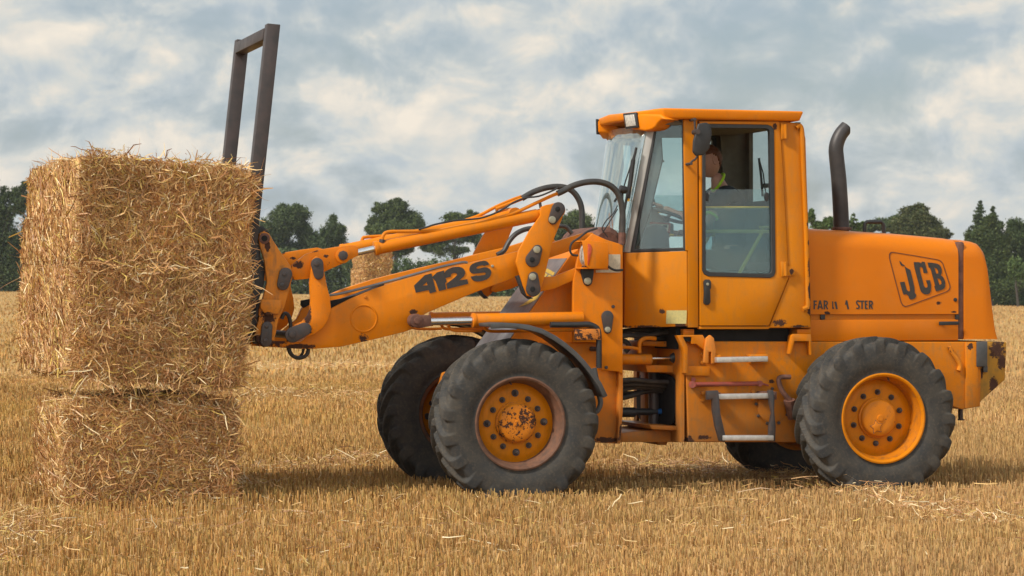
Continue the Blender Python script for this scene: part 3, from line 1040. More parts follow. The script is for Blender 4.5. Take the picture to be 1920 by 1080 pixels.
# ---------------------------------------------------------------- lift cylinders
for s in (-1, 1):
    yc = s * 0.70
    def Q(u, v):
        p = P(u, v, -0.70)
        return Vector((p.x, yc, p.z))
    b = MB()
    A, Bp = Q(886, 601), Q(1092, 597)
    b.cyl(A, Bp, 0.056, 0.056, 28, bev=0.006)
    b.cyl(A - (Bp - A).normalized() * 0.004, A + (Bp - A).normalized() * 0.025, 0.061, 0.061, 28, bev=0.004)
    t = b.build('lift_cylinder', M['tower'], LD)
    b = MB()
    b.cyl(Q(806, 602.5), A, 0.031, 0.031, 24)
    b.build('piston_rod', M['chrome'], t)
    b = MB()
    b.prism(XZ([(772, 590), (806, 591), (807, 611), (785, 615), (773, 612)], -0.70), yc - 0.045, yc + 0.045, 0.008)
    b.cyl(Q(778, 601) + Vector((0, -0.055, 0)), Q(778, 601) + Vector((0, 0.055, 0)), 0.055, 0.055, 20, bev=0.01)
    b.cyl(Q(779, 601) + Vector((0, -0.075 * -s * -1 if s > 0 else -0.075, 0)), Q(779, 601), 0.03, 0.03, 8, bev=0.004)
    b.build('rod_end', M['rust'], t)
    b = MB()
    b.tube([Q(u, v) + Vector((0, 0, 0)) for u, v in ((908, 607), (910, 616), (920, 621), (960, 621), (1010, 620), (1075, 619))], 0.013, 8)
    b.tube([Q(u, v) + Vector((0, 0.05 * -s, 0)) for u, v in ((843, 610), (848, 617), (856, 620), (880, 621), (906, 620))], 0.012, 8)
    b.build('steel_pipe', M['tower'], t)

# ---------------------------------------------------------------- mudguards
arc = [(918, 606.5), (940, 604.5), (965, 606), (990, 609), (1015, 616), (1040, 629), (1060, 643), (1080, 660), (1097, 678), (1112, 697), (1126, 717), (1138, 742)]
thk = 7.5
outer = XZ(arc, -1.10)
ct = XZ1(965, 830, -1.10)
inner = []
for i, (x, z) in enumerate(outer):
    dx, dz = x - ct[0], z - ct[1]
    l = math.hypot(dx, dz)
    inner.append((x - dx / l * 0.028, z - dz / l * 0.028))
both(lambda b, s: (b.prism(outer + inner[::-1], s * 1.11, s * 0.76, 0.006),
                   b.prism(outer + [(x - (x - ct[0]) * 0.045, z - (z - ct[1]) * 0.045) for x, z in outer][::-1], s * 1.125, s * 1.095, 0.005),
                   b.tube([(P(u, v, -.9).x, s * 0.93, P(u, v, -.9).z) for u, v in ((1112, 690), (1120, 735), (1124, 755), (1118, 770), (1108, 775))], 0.022, 10)), 'mudguard', M['mud'])
both(lambda b, s: (b.tube([(P(u, v, -.80).x, s * 0.80, P(u, v, -.80).z) for u, v in ((1032, 609), (1080, 609), (1100, 608), (1112, 611), (1121, 619), (1123, 640), (1123, 690))], 0.024, 12),
                   b.cyl((P(1123, 655, -.8).x, s * 0.80, P(1123, 655, -.8).z), (P(1123, 655, -.8).x, s * 0.60, P(1123, 655, -.8).z), 0.02, 0.02, 12)), 'mudguard_bracket', M['black'])
both(plate([(1078, 617), (1125, 616.5), (1127, 637), (1080, 638)], 0.83, 0.04, 0.006), 'bracket_plate', paint('scabby_paint', (0.62, 0.20, 0.03), 0.85, dirt=0.6))

# ---------------------------------------------------------------- head lamps on the tower
hb = XZ([(1090, 452), (1141, 455), (1141, 500), (1137, 507), (1090, 504)], -0.90)
for s in (-1, 1):
    b = MB()
    x0, x1 = hb[0][0], hb[1][0]
    z0, z1 = hb[4][1], hb[0][1]
    xm = P(1105, 480, -0.9).x
    y0, y1 = s * 0.90, s * 0.68
    b.prism([(xm, z0), (xm - 0.035, z0 + 0.03), (xm - 0.06, z1 + 0.004), (xm - 0.02, z1 + 0.006), (x1, z1 - 0.012), (x1, z0 + 0.025), (x1 - 0.02, z0)], y0, s * 0.885, 0.004)
    b.prism([(xm - 0.06, z1 + 0.006), (x1, z1 - 0.012), (x1, z1 - 0.022), (xm - 0.06, z1 - 0.006)], s * 0.884, y1, 0.002)
    b.prism([(xm - 0.05, z0), (x1 - 0.02, z0), (x1 - 0.02, z0 + 0.012), (xm - 0.05, z0 + 0.012)], s * 0.884, y1, 0.002)
    b.box(x1 - 0.02, x1, min(s * 0.884, y1), max(s * 0.884, y1), z0, z1 - 0.015, 0.004)
    h = b.build('headlamp', M['tower'], LD)
    b = MB()
    xf = P(1098, 480, -0.88).x
    b.lathe([(0.0, 0.0), (0.03, 0.002), (0.06, 0.010), (0.078, 0.022), (0.085, 0.035)], 0, 0, 28)
    for v in b.bm.verts:
        r_, y_, z_ = v.co.x, v.co.y, v.co.z
        v.co = Vector((xf - 0.02 + y_, s * 0.80 + r_, (z0 + z1) / 2 + z_ * 1.12))
    b.build('headlamp_lens', M['lens'], h)
    b = MB()
    b.prism([(xf + 0.01, z0 + 0.03), (xf + 0.012, z1 - 0.02), (xf + 0.035, z1 - 0.025), (xf + 0.048, z1 - 0.06), (xf + 0.04, z1 - 0.11), (xf + 0.02, z0 + 0.03)], s * 0.905, s * 0.87, 0.003)
    b.build('side_lamp', M['amber'], h)
b = MB()
b.tube([P(u, v, -0.86) for u, v in ((1120, 428), (1102, 434), (1086, 446), (1072, 456), (1069, 470), (1074, 478), (1084, 479))], 0.009, 8)
b.tube([P(u, v, -0.80) for u, v in ((1138, 497), (1145, 503), (1155, 507), (1168, 506))], 0.010, 8)
b.build('electric_cable', M['black'], LD)

# ---------------------------------------------------------------- rear chassis
YC = 0.62
b = MB()
side = XZ([(1284, 640), (1835, 641), (1840, 705), (1838, 762), (1804, 768), (1785, 762), (1720, 700), (1600, 690), (1530, 740), (1495, 829), (1292, 829), (1290, 820)], -YC)
b.prism(side, -YC, YC, 0.01, 3)
b.build('rear_frame', M['frame'], LD)
xfr = side[0][0]


def PXc(u, v, x=xfr - 0.01):
    return PX(u, v, x)


# front cross plate of the rear frame with its rounded opening
b = MB()
zt_, zb_ = P(1284, 640, -YC).z + 0.01, P(1292, 829, -YC).z
oz1, oz0 = PX(1250, 700, xfr).z, PX(1250, 800, xfr).z
oy0, oy1 = PX(1273, 750, xfr).y, PX(1200, 750, xfr).y
for (ya, yb, za, zb2) in ((-YC, oy0, zb_, zt_), (oy1, YC, zb_, zt_), (oy0, oy1, oz1, zt_), (oy0, oy1, zb_, oz0)):
    b.box(xfr - 0.03, xfr - 0.004, ya, yb, za, zb2, 0.0)
b.build('cross_plate', M['frame'], LD)
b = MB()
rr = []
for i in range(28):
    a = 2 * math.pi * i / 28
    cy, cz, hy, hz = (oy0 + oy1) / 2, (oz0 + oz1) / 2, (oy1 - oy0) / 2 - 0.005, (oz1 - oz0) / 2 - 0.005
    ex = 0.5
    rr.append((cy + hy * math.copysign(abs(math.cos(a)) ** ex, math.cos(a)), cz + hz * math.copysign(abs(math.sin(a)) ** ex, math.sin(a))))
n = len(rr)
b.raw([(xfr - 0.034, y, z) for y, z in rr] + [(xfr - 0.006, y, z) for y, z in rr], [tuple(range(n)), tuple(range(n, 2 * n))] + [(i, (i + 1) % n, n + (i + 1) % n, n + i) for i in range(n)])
b.build('opening_shadow_box', M['void'], LD)  # near-black plug painted as the shade inside the opening
# hitch plates joining the two halves (top and bottom)
b = MB()
x0 = P(1166, 812, -0.25).x
b.prism(XZ([(1166, 812), (1225, 806), (1240, 800), (1292, 806), (1292, 829), (1240, 829), (1166, 829)], -0.35), -0.35, 0.35, 0.006)
b.prism(XZ([(1218, 797), (1290, 800), (1290, 808), (1222, 805)], -0.5), -0.50, 0.50, 0.005)
b.prism(XZ([(1224, 826), (1250, 826), (1246, 834), (1232, 834)], -0.2), -0.25, 0.25, 0.005)
b.prism(XZ([(1210, 684), (1292, 686), (1292, 699), (1214, 698)], -0.4), -0.40, 0.45, 0.006)
b.prism(XZ([(1195, 646), (1255, 646), (1255, 690), (1195, 690)], 0.0), 0.0, 0.40, 0.006)
b.prism(XZ([(1210, 690), (1224, 690), (1224, 806), (1210, 806)], 0.05), 0.05, 0.18, 0.006)
b.prism(XZ([(1205, 640), (1292, 640), (1292, 650), (1240, 650), (1205, 648)], -0.3), -0.30, 0.3, 0.004)
b.build('articulation_hitch', M['frame'], LD)
b = MB()
b.cyl(P(1226, 692, -0.1), P(1226, 812, -0.1), 0.045, 0.045, 16)
b.build('pivot_pin', M['dark'], LD)
# steering ram
b = MB()
b.cyl(P(1160, 674, -0.42), P(1221, 674, -0.42), 0.045, 0.045, 20, bev=0.006)
t = b.build('steering_ram', M['frame'], LD)
b = MB()
b.cyl(P(1221, 672, -0.42), P(1270, 671, -0.42), 0.012, 0.012, 14)
b.build('piston_rod', M['chrome'], t)
b = MB()
b.cyl(P(1257, 671, -0.42), P(1264, 671, -0.42), 0.028, 0.05, 16)
b.cyl(P(1264, 671, -0.42), P(1276, 671, -0.42), 0.055, 0.04, 16)
b.build('rod_gaiter', M['black'], t)
for k, pts in enumerate([((1160, 714), (1190, 712), (1230, 716), (1275, 716)), ((1160, 722), (1185, 720), (1225, 722), (1275, 724)), ((1160, 733), (1190, 726), (1230, 728), (1275, 730)),
                         ((1160, 748), (1185, 742), (1215, 733), (1250, 734), (1278, 738)), ((1160, 735), (1180, 738), (1220, 733), (1275, 722))]):
    b = MB()
    b.tube([P(u, v, -0.30 + 0.05 * k) for u, v in pts], 0.021, 10)
    b.build('hydraulic_hose', M['hose'], LD)
for k, pts in enumerate([((1160, 632), (1180, 628), (1205, 630), (1250, 622), (1285, 620)), ((1160, 640), (1172, 640), (1180, 650), (1172, 660)), ((1200, 640), (1235, 634), (1260, 634), (1290, 630)), ((1165, 622), (1200, 618), (1250, 622))]):
    b = MB()
    b.tube([P(u, v, -0.35 + 0.06 * k) for u, v in pts], 0.022, 10)
    b.build('hydraulic_hose', M['hose'], LD)
b = MB()
b.tube([P(u, v, -0.45) for u, v in ((1199, 662), (1199, 645), (1204, 637), (1214, 634), (1230, 635))], 0.018, 10)
b.tube([P(u, v, -0.45) for u, v in ((1165, 651), (1185, 652), (1199, 655))], 0.014, 10)
b.build('steel_pipe', M['frame'], LD)
b = MB()
b.cyl(P(1160, 773, -0.12), P(1190, 773, -0.12), 0.042, 0.042, 16)
b.cyl(P(1186, 772, -0.12), P(1232, 772, -0.12), 0.030, 0.030, 20)
b.cyl(P(1249, 771, -0.12), P(1253, 771, -0.12), 0.056, 0.056, 20)
b.cyl(P(1253, 771, -0.12), P(1268, 771, -0.12), 0.045, 0.045, 20)
t = b.build('drive_shaft', M['black'], LD)
b = MB()
b.cyl(P(1231, 771.5, -0.12), P(1249, 771.5, -0.12), 0.024, 0.024, 20)
b.build('blue_sleeve', M['blue'], t)

# details on the near side of the chassis
Y0 = YC + 0.002
b = MB()
b.prism(XZ([(1270, 629), (1318, 628), (1338, 664), (1335, 668), (1306, 645), (1297, 645), (1297, 632), (1281, 632), (1290, 650), (1290, 700), (1284, 700), (1282, 655)], -0.70), -0.70, -YC, 0.005)
b.prism(XZ([(1285, 686), (1331, 687), (1331, 705), (1285, 704)], -0.66), -0.66, -YC, 0.004)
b.build('cab_bracket', M['frame'], LD)
b = MB()
b.prism(XZ([(1484, 629), (1488, 626), (1521, 627), (1523, 665), (1520, 666), (1517, 640), (1490, 640), (1484, 664), (1480, 664)], -0.70), -0.70, -YC, 0.005)
b.build('cab_bracket', M['frame'], LD)
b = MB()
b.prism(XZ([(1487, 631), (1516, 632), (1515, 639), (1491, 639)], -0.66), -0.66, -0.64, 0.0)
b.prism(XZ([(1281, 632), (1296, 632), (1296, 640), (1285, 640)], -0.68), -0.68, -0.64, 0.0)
b.build('bracket_recess_shade', M['void'], LD)  # near-black sheets painted as shade in the bracket recesses
b = MB()
b.prism(XZ([(1325, 634), (1332, 628), (1339, 634), (1342, 655), (1342, 681), (1334, 682), (1334, 660), (1329, 660), (1329, 681), (1320, 680), (1322, 655)], -0.73), -0.73, -0.69, 0.005)
b.build('cab_lock_handle', paint('bracket_paint', (0.66, 0.22, 0.03), 0.4, dirt=0.7), LD)
both(lambda b, s: (b.prism(XZ([(1344, 670), (1440, 668), (1440, 678), (1344, 680)], -0.78), s * 0.78, s * 0.70, 0.004)), 'step_bar', M['alu'], sides=(-1,))
b = MB()
b.prism(XZ([(1405, 665), (1440, 664), (1443, 681), (1410, 682)], -0.70), -0.70, -YC, 0.005)
b.prism(XZ([(1342, 665), (1352, 665), (1352, 682), (1342, 682)], -0.72), -0.72, -YC, 0.005)
for (u, v) in ((1316, 665), (1316, 680), (1317, 737), (1317, 750), (1411, 735), (1411, 748)):
    p = P(u, v, -0.63)
    b.cyl((p.x, -0.61, p.z), (p.x, -0.65, p.z), 0.016, 0.016, 8, bev=0.003)
b.build('step_mount', M['frame'], LD)
b = MB()
b.cyl(P(1300, 721, -0.67), P(1428, 719, -0.67), 0.019, 0.019, 16)
b.cyl(P(1428, 719, -0.67), P(1441, 723, -0.67), 0.008, 0.008, 8)
b.cyl(P(1298, 721, -0.69), P(1298, 721, -0.62), 0.03, 0.03, 12)
b.cyl(P(1425, 719, -0.69), P(1425, 719, -0.62), 0.025, 0.025, 12)
b.cyl(P(1300, 712, -0.66), P(1300, 712, -0.62), 0.02, 0.02, 8)
b.build('lock_strut', M['redsteel'], LD)
# ladder step
b = MB()
b.prism(XZ([(1344, 739), (1452, 737), (1452, 747), (1344, 749)], -0.80), -0.80, -0.72, 0.004)
lad = b.build('step_ladder', M['alu'], LD)
b = MB()
b.prism(XZ([(1356, 816.5), (1451, 816.5), (1451, 826), (1356, 826)], -0.84), -0.84, -0.76, 0.004)
b.build('lower_tread', M['alu'], lad)
for pts in ([(1326, 733), (1347, 732), (1349, 748), (1351, 775), (1362, 822), (1360, 829), (1350, 827), (1342, 800), (1337, 770), (1336, 748), (1326, 750)],
            [(1441, 732), (1450, 731), (1453, 745), (1452, 770), (1455, 800), (1454, 828), (1443, 828), (1443, 800), (1448, 775), (1443, 750)]):
    b = MB()
    b.prism(XZ(pts, -0.82), -0.82, -0.775, 0.006)
    b.build('stile', M['dark'], lad)
both(lambda b, s: (b.box(P(1330, 740, -.7).x, P(1345, 740, -.7).x, -0.78, -0.61, P(1330, 750, -.7).z, P(1330, 735, -.7).z, 0.004),
                   b.box(P(1425, 740, -.7).x, P(1450, 740, -.7).x, -0.78, -0.61, P(1330, 750, -.7).z, P(1330, 735, -.7).z, 0.004)), 'ladder_mount', M['rust'], sides=(-1,))
# round cover with bolts
p = P(1448, 762, -YC)
b = MB()
b.lathe([(0.135, -0.0), (0.135, -0.010), (0.128, -0.014), (0.0, -0.014)], p.x, p.z, 40, 0, -YC)
cov = b.build('inspection_cover', M['frame'], LD)
for k in range(9):
    a = 2 * math.pi * k / 9 + 0.2
    b = MB()
    b.cyl((p.x + 0.15 * math.cos(a), -YC + 0.005, p.z + 0.15 * math.sin(a)), (p.x + 0.15 * math.cos(a), -YC - 0.02, p.z + 0.15 * math.sin(a)), 0.013, 0.013, 8, bev=0.003)
    b.build('bolt', M['dark'], cov)
b = MB()
b.tube([P(u, v, -0.70) for u, v in ((1482, 707), (1466, 707), (1460, 711), (1463, 725), (1470, 738), (1483, 753), (1484, 765))], 0.021, 10)
b.cyl(P(1480, 750, -0.70), P(1484, 785, -0.66), 0.05, 0.03, 10)
b.build('towing_hook', M['rust'], LD)
# rear end: side panel, rib, lamp, counterweight
b = MB()
b.prism(XZ([(1812, 641), (1833, 641), (1836, 762), (1812, 766)], -0.645), -0.645, -0.60, 0.005)
b.build('rear_corner_plate', M['frame'], LD)
b = MB()
b.tube([P(u, v, -0.635) for u, v in ((1780, 650), (1786, 662), (1794, 673), (1800, 685), (1798, 695))], 0.020, 8, rs=(0.8, 1.1))
b.build('grab_handle', M['hub'], LD)
b = MB()
b.prism(XZ([(1834, 640), (1888, 641), (1885, 712), (1840, 752), (1834, 760)], -0.60), -0.60, 0.60, 0.012, 3)
b.build('counterweight', M['weight'], LD)
b = MB()
b.prism(XZ([(1832, 641), (1852, 640), (1852, 687), (1832, 688)], -0.66), -0.66, -0.60, 0.008)
b.prism(XZ([(1844, 686), (1852, 686), (1852, 698), (1844, 698)], -0.63), -0.63, -0.60, 0.002)
b.build('rear_buffer', M['mud'], LD)
b = MB()
b.cyl(P(1801, 766, -0.3), P(1801, 787, -0.3), 0.022, 0.022, 10)
b.cyl(P(1796, 787, -0.3), P(1808, 787, -0.3), 0.006, 0.006, 6)
b.build('drain_pipe', M['dark'], LD)

# ---------------------------------------------------------------- engine hood
YH = 0.60
hood_top = [(1516, 425), (1600, 430), (1700, 436), (1800, 445)]


def rounded_profile(yh, r=0.15, n=8, drop=0.025):
    """half section of the hood: (y, dz below the top line)"""
    out = [(-yh, None)]
    for k in range(n + 1):
        a = math.pi / 2 * k / n
        out.append((-yh + r - r * math.cos(a), -(r - r * math.sin(a)) - drop))
    out.append((-yh * 0.45, -drop * 0.35))
    out.append((0.0, 0.0))
    return out


def hood_part(x_stations, zb, name, mat, yh=YH):
    """x_stations: list of (x, ztop); zb(x) bottom"""
    b = bmesh.new()
    prof = rounded_profile(yh)
    full = prof + [(-y, d) for y, d in reversed(prof[:-1])]
    rings = []
    for x, zt in x_stations:
        ring = []
        for y, d in full:
            ring.append(b.verts.new((x, y, zb(x) if d is None else zt + d)))
        rings.append(ring)
    for A, B in zip(rings, rings[1:]):
        for k in range(len(full) - 1):
            b.faces.new((A[k], A[k + 1], B[k + 1], B[k]))
    b.faces.new(rings[0])
    b.faces.new(rings[-1])
    for A, B in zip(rings, rings[1:]):
        b.faces.new((A[0], B[0], B[-1], A[-1]))
    bmesh.ops.recalc_face_normals(b, faces=b.faces)
    m = MB()
    m._add(b)
    return m.build(name, mat, LD, angle=40)


# the silhouette seen in the photo is close to the centre line of the hood
st = []
for u, v in hood_top:
    p = P(u, v, -0.30)
    q_ = P(u, v, -YH)
    st.append((q_.x, p.z))
zbh = P(1650, 589, -YH).z
x_end = P(1797, 500, -YH).x
st = [(x, z) for x, z in st if x < x_end] + [(x_end, st[-1][1])]
hood = hood_part(st, lambda x: zbh, 'engine_hood', M['hood'])
b = MB()
x0 = P(1518, 600, -YH).x
zs1, zs0 = P(1650, 599.5, -YH).z, P(1650, 639, -YH).z
b.box(x0, x_end, -YH, YH, zs0, zs1, 0.006)
b.build('lower_panel', M['hood'], LD)
b = MB()
b.box(x0 + 0.02, x_end + 0.05, -YH + 0.02, YH - 0.02, zs0 + 0.02, zbh + 0.03, 0.0)
b.build('inner_panel', paint('inner_hood_paint', (0.55, 0.17, 0.01), 0.1, dirt=0.4), LD)
b = MB()
xg1 = P(1810, 500, -YH).x
b.box(x_end - 0.006, xg1, -YH + 0.012, YH - 0.012, zs0 + 0.01, st[-1][1] - 0.045, 0.02, 3)
b.build('hood_seam', M['rust'], LD)
# tail of the hood
rear_top = [(1808, 446.5), (1830, 447.5), (1841, 451), (1848, 460), (1852.5, 478), (1860, 540), (1866, 585), (1871, 633)]
xt0, ztop = P(1808, 446.5, -YH).x, P(1808, 447, -0.30).z
b = bmesh.new()
prof = rounded_profile(YH)
rings = []
zbt = P(1840, 636, -YH).z
outline = [P(u, v, -YH) for u, v in rear_top]
zref = outline[0].z
for i, p in enumerate(outline):
    z = ztop + (p.z - zref)
    w = YH - 0.0 - max(0, i - 3) * 0.002
    ring = []
    for y, d in prof + [(-y, d) for y, d in reversed(prof[:-1])]:
        y = y * w / YH
        ring.append(b.verts.new((p.x, y, zbt if d is None else max(zbt, z + d))))
    rings.append(ring)
for A, B in zip(rings, rings[1:]):
    for k in range(len(A) - 1):
        b.faces.new((A[k], A[k + 1], B[k + 1], B[k]))
b.faces.new(rings[0])
b.faces.new(rings[-1])
bmesh.ops.remove_doubles(b, verts=b.verts, dist=0.0005)
bmesh.ops.recalc_face_normals(b, faces=b.faces)
m_ = MB()
m_._add(b)
m_.build('hood_tail', M['hood'], LD, angle=40)

flat_letters([
    [[(310, 575), (380, 565), (415, 690), (440, 715), (465, 715), (468, 690), (460, 640), (385, 330), (440, 365), (470, 380), (500, 500), (535, 650), (540, 740), (565, 770), (560, 800), (545, 825), (500, 845), (465, 840), (450, 815), (445, 790), (410, 760), (370, 770), (355, 740)]],
    [[(300, 240), (330, 262), (342, 287), (382, 312), (384, 325), (330, 315), (315, 290)]],
    [[(525, 262), (610, 262), (640, 280), (650, 255), (695, 258), (740, 430), (680, 430), (665, 350), (640, 332), (618, 345), (620, 390), (680, 620), (692, 650), (715, 662), (738, 650), (742, 620), (715, 545), (775, 540), (795, 620), (790, 710), (775, 745), (745, 762), (700, 762), (665, 748), (640, 720), (625, 680), (540, 360)]],
    [[(740, 268), (800, 270), (880, 283), (920, 300), (948, 335), (960, 380), (960, 430), (945, 470), (975, 485), (1000, 530), (1015, 580), (1015, 640), (1000, 670), (965, 692), (875, 718), (845, 635), (860, 630), (785, 350), (760, 345)],
     [(845, 345), (885, 360), (905, 400), (910, 435), (875, 445)], [(890, 515), (930, 520), (955, 560), (960, 600), (925, 618)]],
], 8.31, 1650, 460, -YH - 0.002, 'lettering', M['decal'], hood, step=0.0004)
pth = [(165, 105), (200, 101), (550, 157), (900, 218), (950, 240), (985, 280), (1040, 450), (1095, 620), (1101, 655), (1085, 695), (1045, 724), (740, 838), (440, 948), (390, 962), (350, 940), (322, 890), (230, 540), (139, 190), (142, 135)]
b = MB()
cyx = sum(p_[0] for p_ in pth) / len(pth)
cyy = sum(p_[1] for p_ in pth) / len(pth)
inn = [(cyx + (x - cyx) * 0.966, cyy + (y - cyy) * 0.966) for x, y in pth]
for i in range(len(pth)):
    j = (i + 1) % len(pth)
    qd = XZ([(1650 + X / 8.31, 460 + Y / 8.31) for X, Y in (pth[i], pth[j], inn[j], inn[i])], -YH - 0.002)
    b.prism(qd, -YH - 0.001, -YH - 0.0035, 0)
b.build('emblem_outline', M['brown'], hood)


def strokes(segs, w, s_, ox, oy, y, name, parent):
    b = MB()
    k = 0
    for seg in segs:
        ww = seg[2] if len(seg) > 2 and isinstance(seg[2], (int, float)) else w
        pts = [seg[0], seg[1]]
        (xa, ya), (xb_, yb_) = pts
        l = math.hypot(xb_ - xa, yb_ - ya)
        nx_, ny_ = -(yb_ - ya) / l * ww / 2, (xb_ - xa) / l * ww / 2
        qd = [(xa + nx_, ya + ny_), (xb_ + nx_, yb_ + ny_), (xb_ - nx_, yb_ - ny_), (xa - nx_, ya - ny_)]
        b.prism(XZ([(ox + X / s_, oy + Y / s_) for X, Y in qd], y), y + 0.001, y - 0.0018 - 0.00025 * (k % 6), 0)
        k += 1
    return b.build(name, M['decal'], parent)


def poly_strokes(lines):
    out = []
    for ln in lines:
        for a, c in zip(ln, ln[1:]):
            out.append((a, c))
    return out


LT = [
    [[(160, 180), (160, 410)], [(140, 202), (225, 202)], [(160, 292), (220, 292)]],
    [[(258, 410), (308, 182)], [(312, 182), (368, 410)], [(275, 352), (350, 352)]],
    [[(420, 180), (420, 410)], [(400, 202), (475, 202), (500, 240), (490, 285), (460, 305), (420, 305)], [(450, 300), (505, 410)]],
    [[(1328, 215), (1290, 188), (1250, 205), (1250, 260), (1310, 320), (1312, 370), (1280, 390), (1240, 380)]],
    [[(1335, 202), (1440, 202)], [(1388, 200), (1388, 400)]],
    [[(1475, 185), (1475, 400)], [(1455, 202), (1530, 202)], [(1475, 285), (1525, 285)], [(1475, 385), (1530, 385)]],
    [[(1580, 182), (1580, 400)], [(1560, 202), (1630, 202), (1655, 240), (1645, 285), (1610, 305), (1580, 305)], [(1610, 300), (1655, 400)]]]
for lt in LT:
    strokes(poly_strokes(lt), 36, 13.71, 1515, 550, -YH - 0.001, 'letter', hood)
strokes([((632, 205), (638, 400), 26), ((640, 330), (665, 400), 18)], 36, 13.71, 1515, 550, -YH - 0.001, 'letter', hood)
strokes([((705, 215), (742, 405), 46), ((678, 245), (705, 215), 20)], 36, 13.71, 1515, 550, -YH - 0.001, 'letter', hood)
strokes([((985, 180), (1035, 405), 44), ((985, 190), (962, 290), 26)], 36, 13.71, 1515, 550, -YH - 0.001, 'letter', hood)
b = MB()
p = P(1791, 562, -YH)
b.cyl((p.x, -YH + 0.01, p.z), (p.x, -YH - 0.008, p.z), 0.017, 0.017, 16, bev=0.003)
b.build('hood_lock', M['black'], hood)
b = MB()
b.prism(XZ([(1760, 603), (1797, 602.5), (1797, 609), (1760, 610)], -YH - 0.02), -YH - 0.035, -YH - 0.022, 0.003)
for u in (1763, 1790):
    p = P(u, 606, -YH)
    b.cyl((p.x, -YH, p.z), (p.x, -YH - 0.03, p.z), 0.01, 0.01, 8)
b.build('panel_handle', M['black'], LD)
for (u0, u1, mt) in ((1539, 1547, 0), (1792, 1799, 0)):
    b = MB()
    b.prism(XZ([(u0, 590), (u1, 590), (u1, 599), (u0, 599)], -YH), -YH - 0.001, -YH + 0.03, 0)
    b.build('hood_buffer', M['black'], LD)
b = MB()
b.tube([P(u, v, 0.0) for u, v in ((1621, 436), (1622, 419), (1625, 416), (1652, 416), (1656, 420), (1658, 438))], 0.017, 8, smooth=0)
b.build('hood_grab_bar', M['black'], LD)
# exhaust stack with slash-cut bent top
b = MB()
cl = [(1578, 445), (1576.5, 400), (1573, 340), (1568.5, 295), (1567.5, 280), (1570, 266), (1577, 251), (1588, 238)]
pts = [P(u, v, 0.0) for u, v in cl]
b.tube(pts, 0.066, 24, smooth=4, rs=(1.06, 0.92))
ex = b.bm
cutp = P(1591, 250, 0.0)
cn = (P(1608, 246, 0.0) - P(1588, 250, 0.0)).normalized()
bmesh.ops.bisect_plane(ex, geom=ex.verts[:] + ex.edges[:] + ex.faces[:], plane_co=cutp, plane_no=cn, clear_outer=True)
b.build('exhaust_pipe', M['exh'], LD)
b = MB()
b.cyl(P(1578, 432, 0.0), P(1578, 426, 0.0), 0.085, 0.085, 24, bev=0.005)
b.build('exhaust_collar', M['rust'], LD)

# ---------------------------------------------------------------- cab
CY = 0.70
xA = P(1172, 470, -0.42).x
xB = P(1290, 470, -CY).x
PA, PB = (xA, -0.42), (xB, -CY)
xRr = P(1512, 400, -CY).x                    # rear wall of the cab
ZF = P(1300, 615, -CY).z                     # bottom edge of the cab
ZTOP = P(1300, 224, -CY).z                   # underside of the roof
ntap = Vector((PB[1] - PA[1], -(PB[0] - PA[0]), 0)).normalized()
if ntap.y > 0:
    ntap = -ntap


def taper_plate(b, pts, off0, off1, s, bev=0.005, holes=()):
    """plate lying on the tapered front quarter of the cab"""
    ld = [[PL(u, v, PA, PB) for u, v in l] for l in [pts] + list(holes)]
    bb = bmesh.new()
    n = len(pts)
    if not holes:
        f0 = [bb.verts.new(p + ntap * off0) for p in ld[0]]
        f1 = [bb.verts.new(p + ntap * off1) for p in ld[0]]
        bb.faces.new(f0)
        bb.faces.new(f1)
        for i in range(n):
            bb.faces.new((f0[i], f0[(i + 1) % n], f1[(i + 1) % n], f1[i]))
    else:
        tdir = Vector((PB[0] - PA[0], PB[1] - PA[1], 0)).normalized()
        l2 = [[Vector((p.dot(tdir), p.z, 0)) for p in l] for l in ld]
        tris = geometry.tessellate_polygon(l2)
        fl = [p for l in ld for p in l]
        f0 = [bb.verts.new(p + ntap * off0) for p in fl]
        f1 = [bb.verts.new(p + ntap * off1) for p in fl]
        for t in tris:
            bb.faces.new([f0[i] for i in t])
            bb.faces.new([f1[i] for i in t])
        k = 0
        for l in ld:
            m_ = len(l)
            for i in range(m_):
                j = (i + 1) % m_
                bb.faces.new((f0[k + i], f0[k + j], f1[k + j], f1[k + i]))
            k += m_
    bmesh.ops.recalc_face_normals(bb, faces=bb.faces)
    if bev > 0:
        es = [e for e in bb.edges if len(e.link_faces) == 2 and e.calc_face_angle(0) > R(25)]
        bmesh.ops.bevel(bb, geom=es, offset=bev, segments=2, affect='EDGES', profile=0.5, clamp_overlap=True)
    if s > 0:
        for v in bb.verts:
            v.co.y = -v.co.y
        bmesh.ops.reverse_faces(bb, faces=bb.faces)
    b._add(bb)


def cab_side(b, s):
    # pillar between quarter window and door, rails, rear corner
    b.prism(XZ([(1282, 224), (1308, 224), (1310, 614), (1290, 614), (1290, 470), (1286, 470)], -CY), s * CY, s * (CY - 0.05), 0.006)
    b.prism(XZ([(1308.5, 216), (1500, 216), (1500, 226), (1308.5, 226)], -CY), s * CY, s * (CY - 0.05), 0.003)
    b.prism(XZ([(1462, 227), (1497, 231), (1506, 236), (1511, 260), (1521, 615), (1442, 615), (1479, 522)], -CY), s * CY, s * (CY - 0.09), 0.010, 3)
    b.prism(XZ([(1311, 612), (1446, 612), (1441, 617), (1311, 617)], -CY), s * CY, s * (CY - 0.05), 0.003)
    taper_plate(b, [(1172, 474), (1288, 470.5), (1289, 612), (1170, 615)], 0.0, -0.04, s, 0.008)


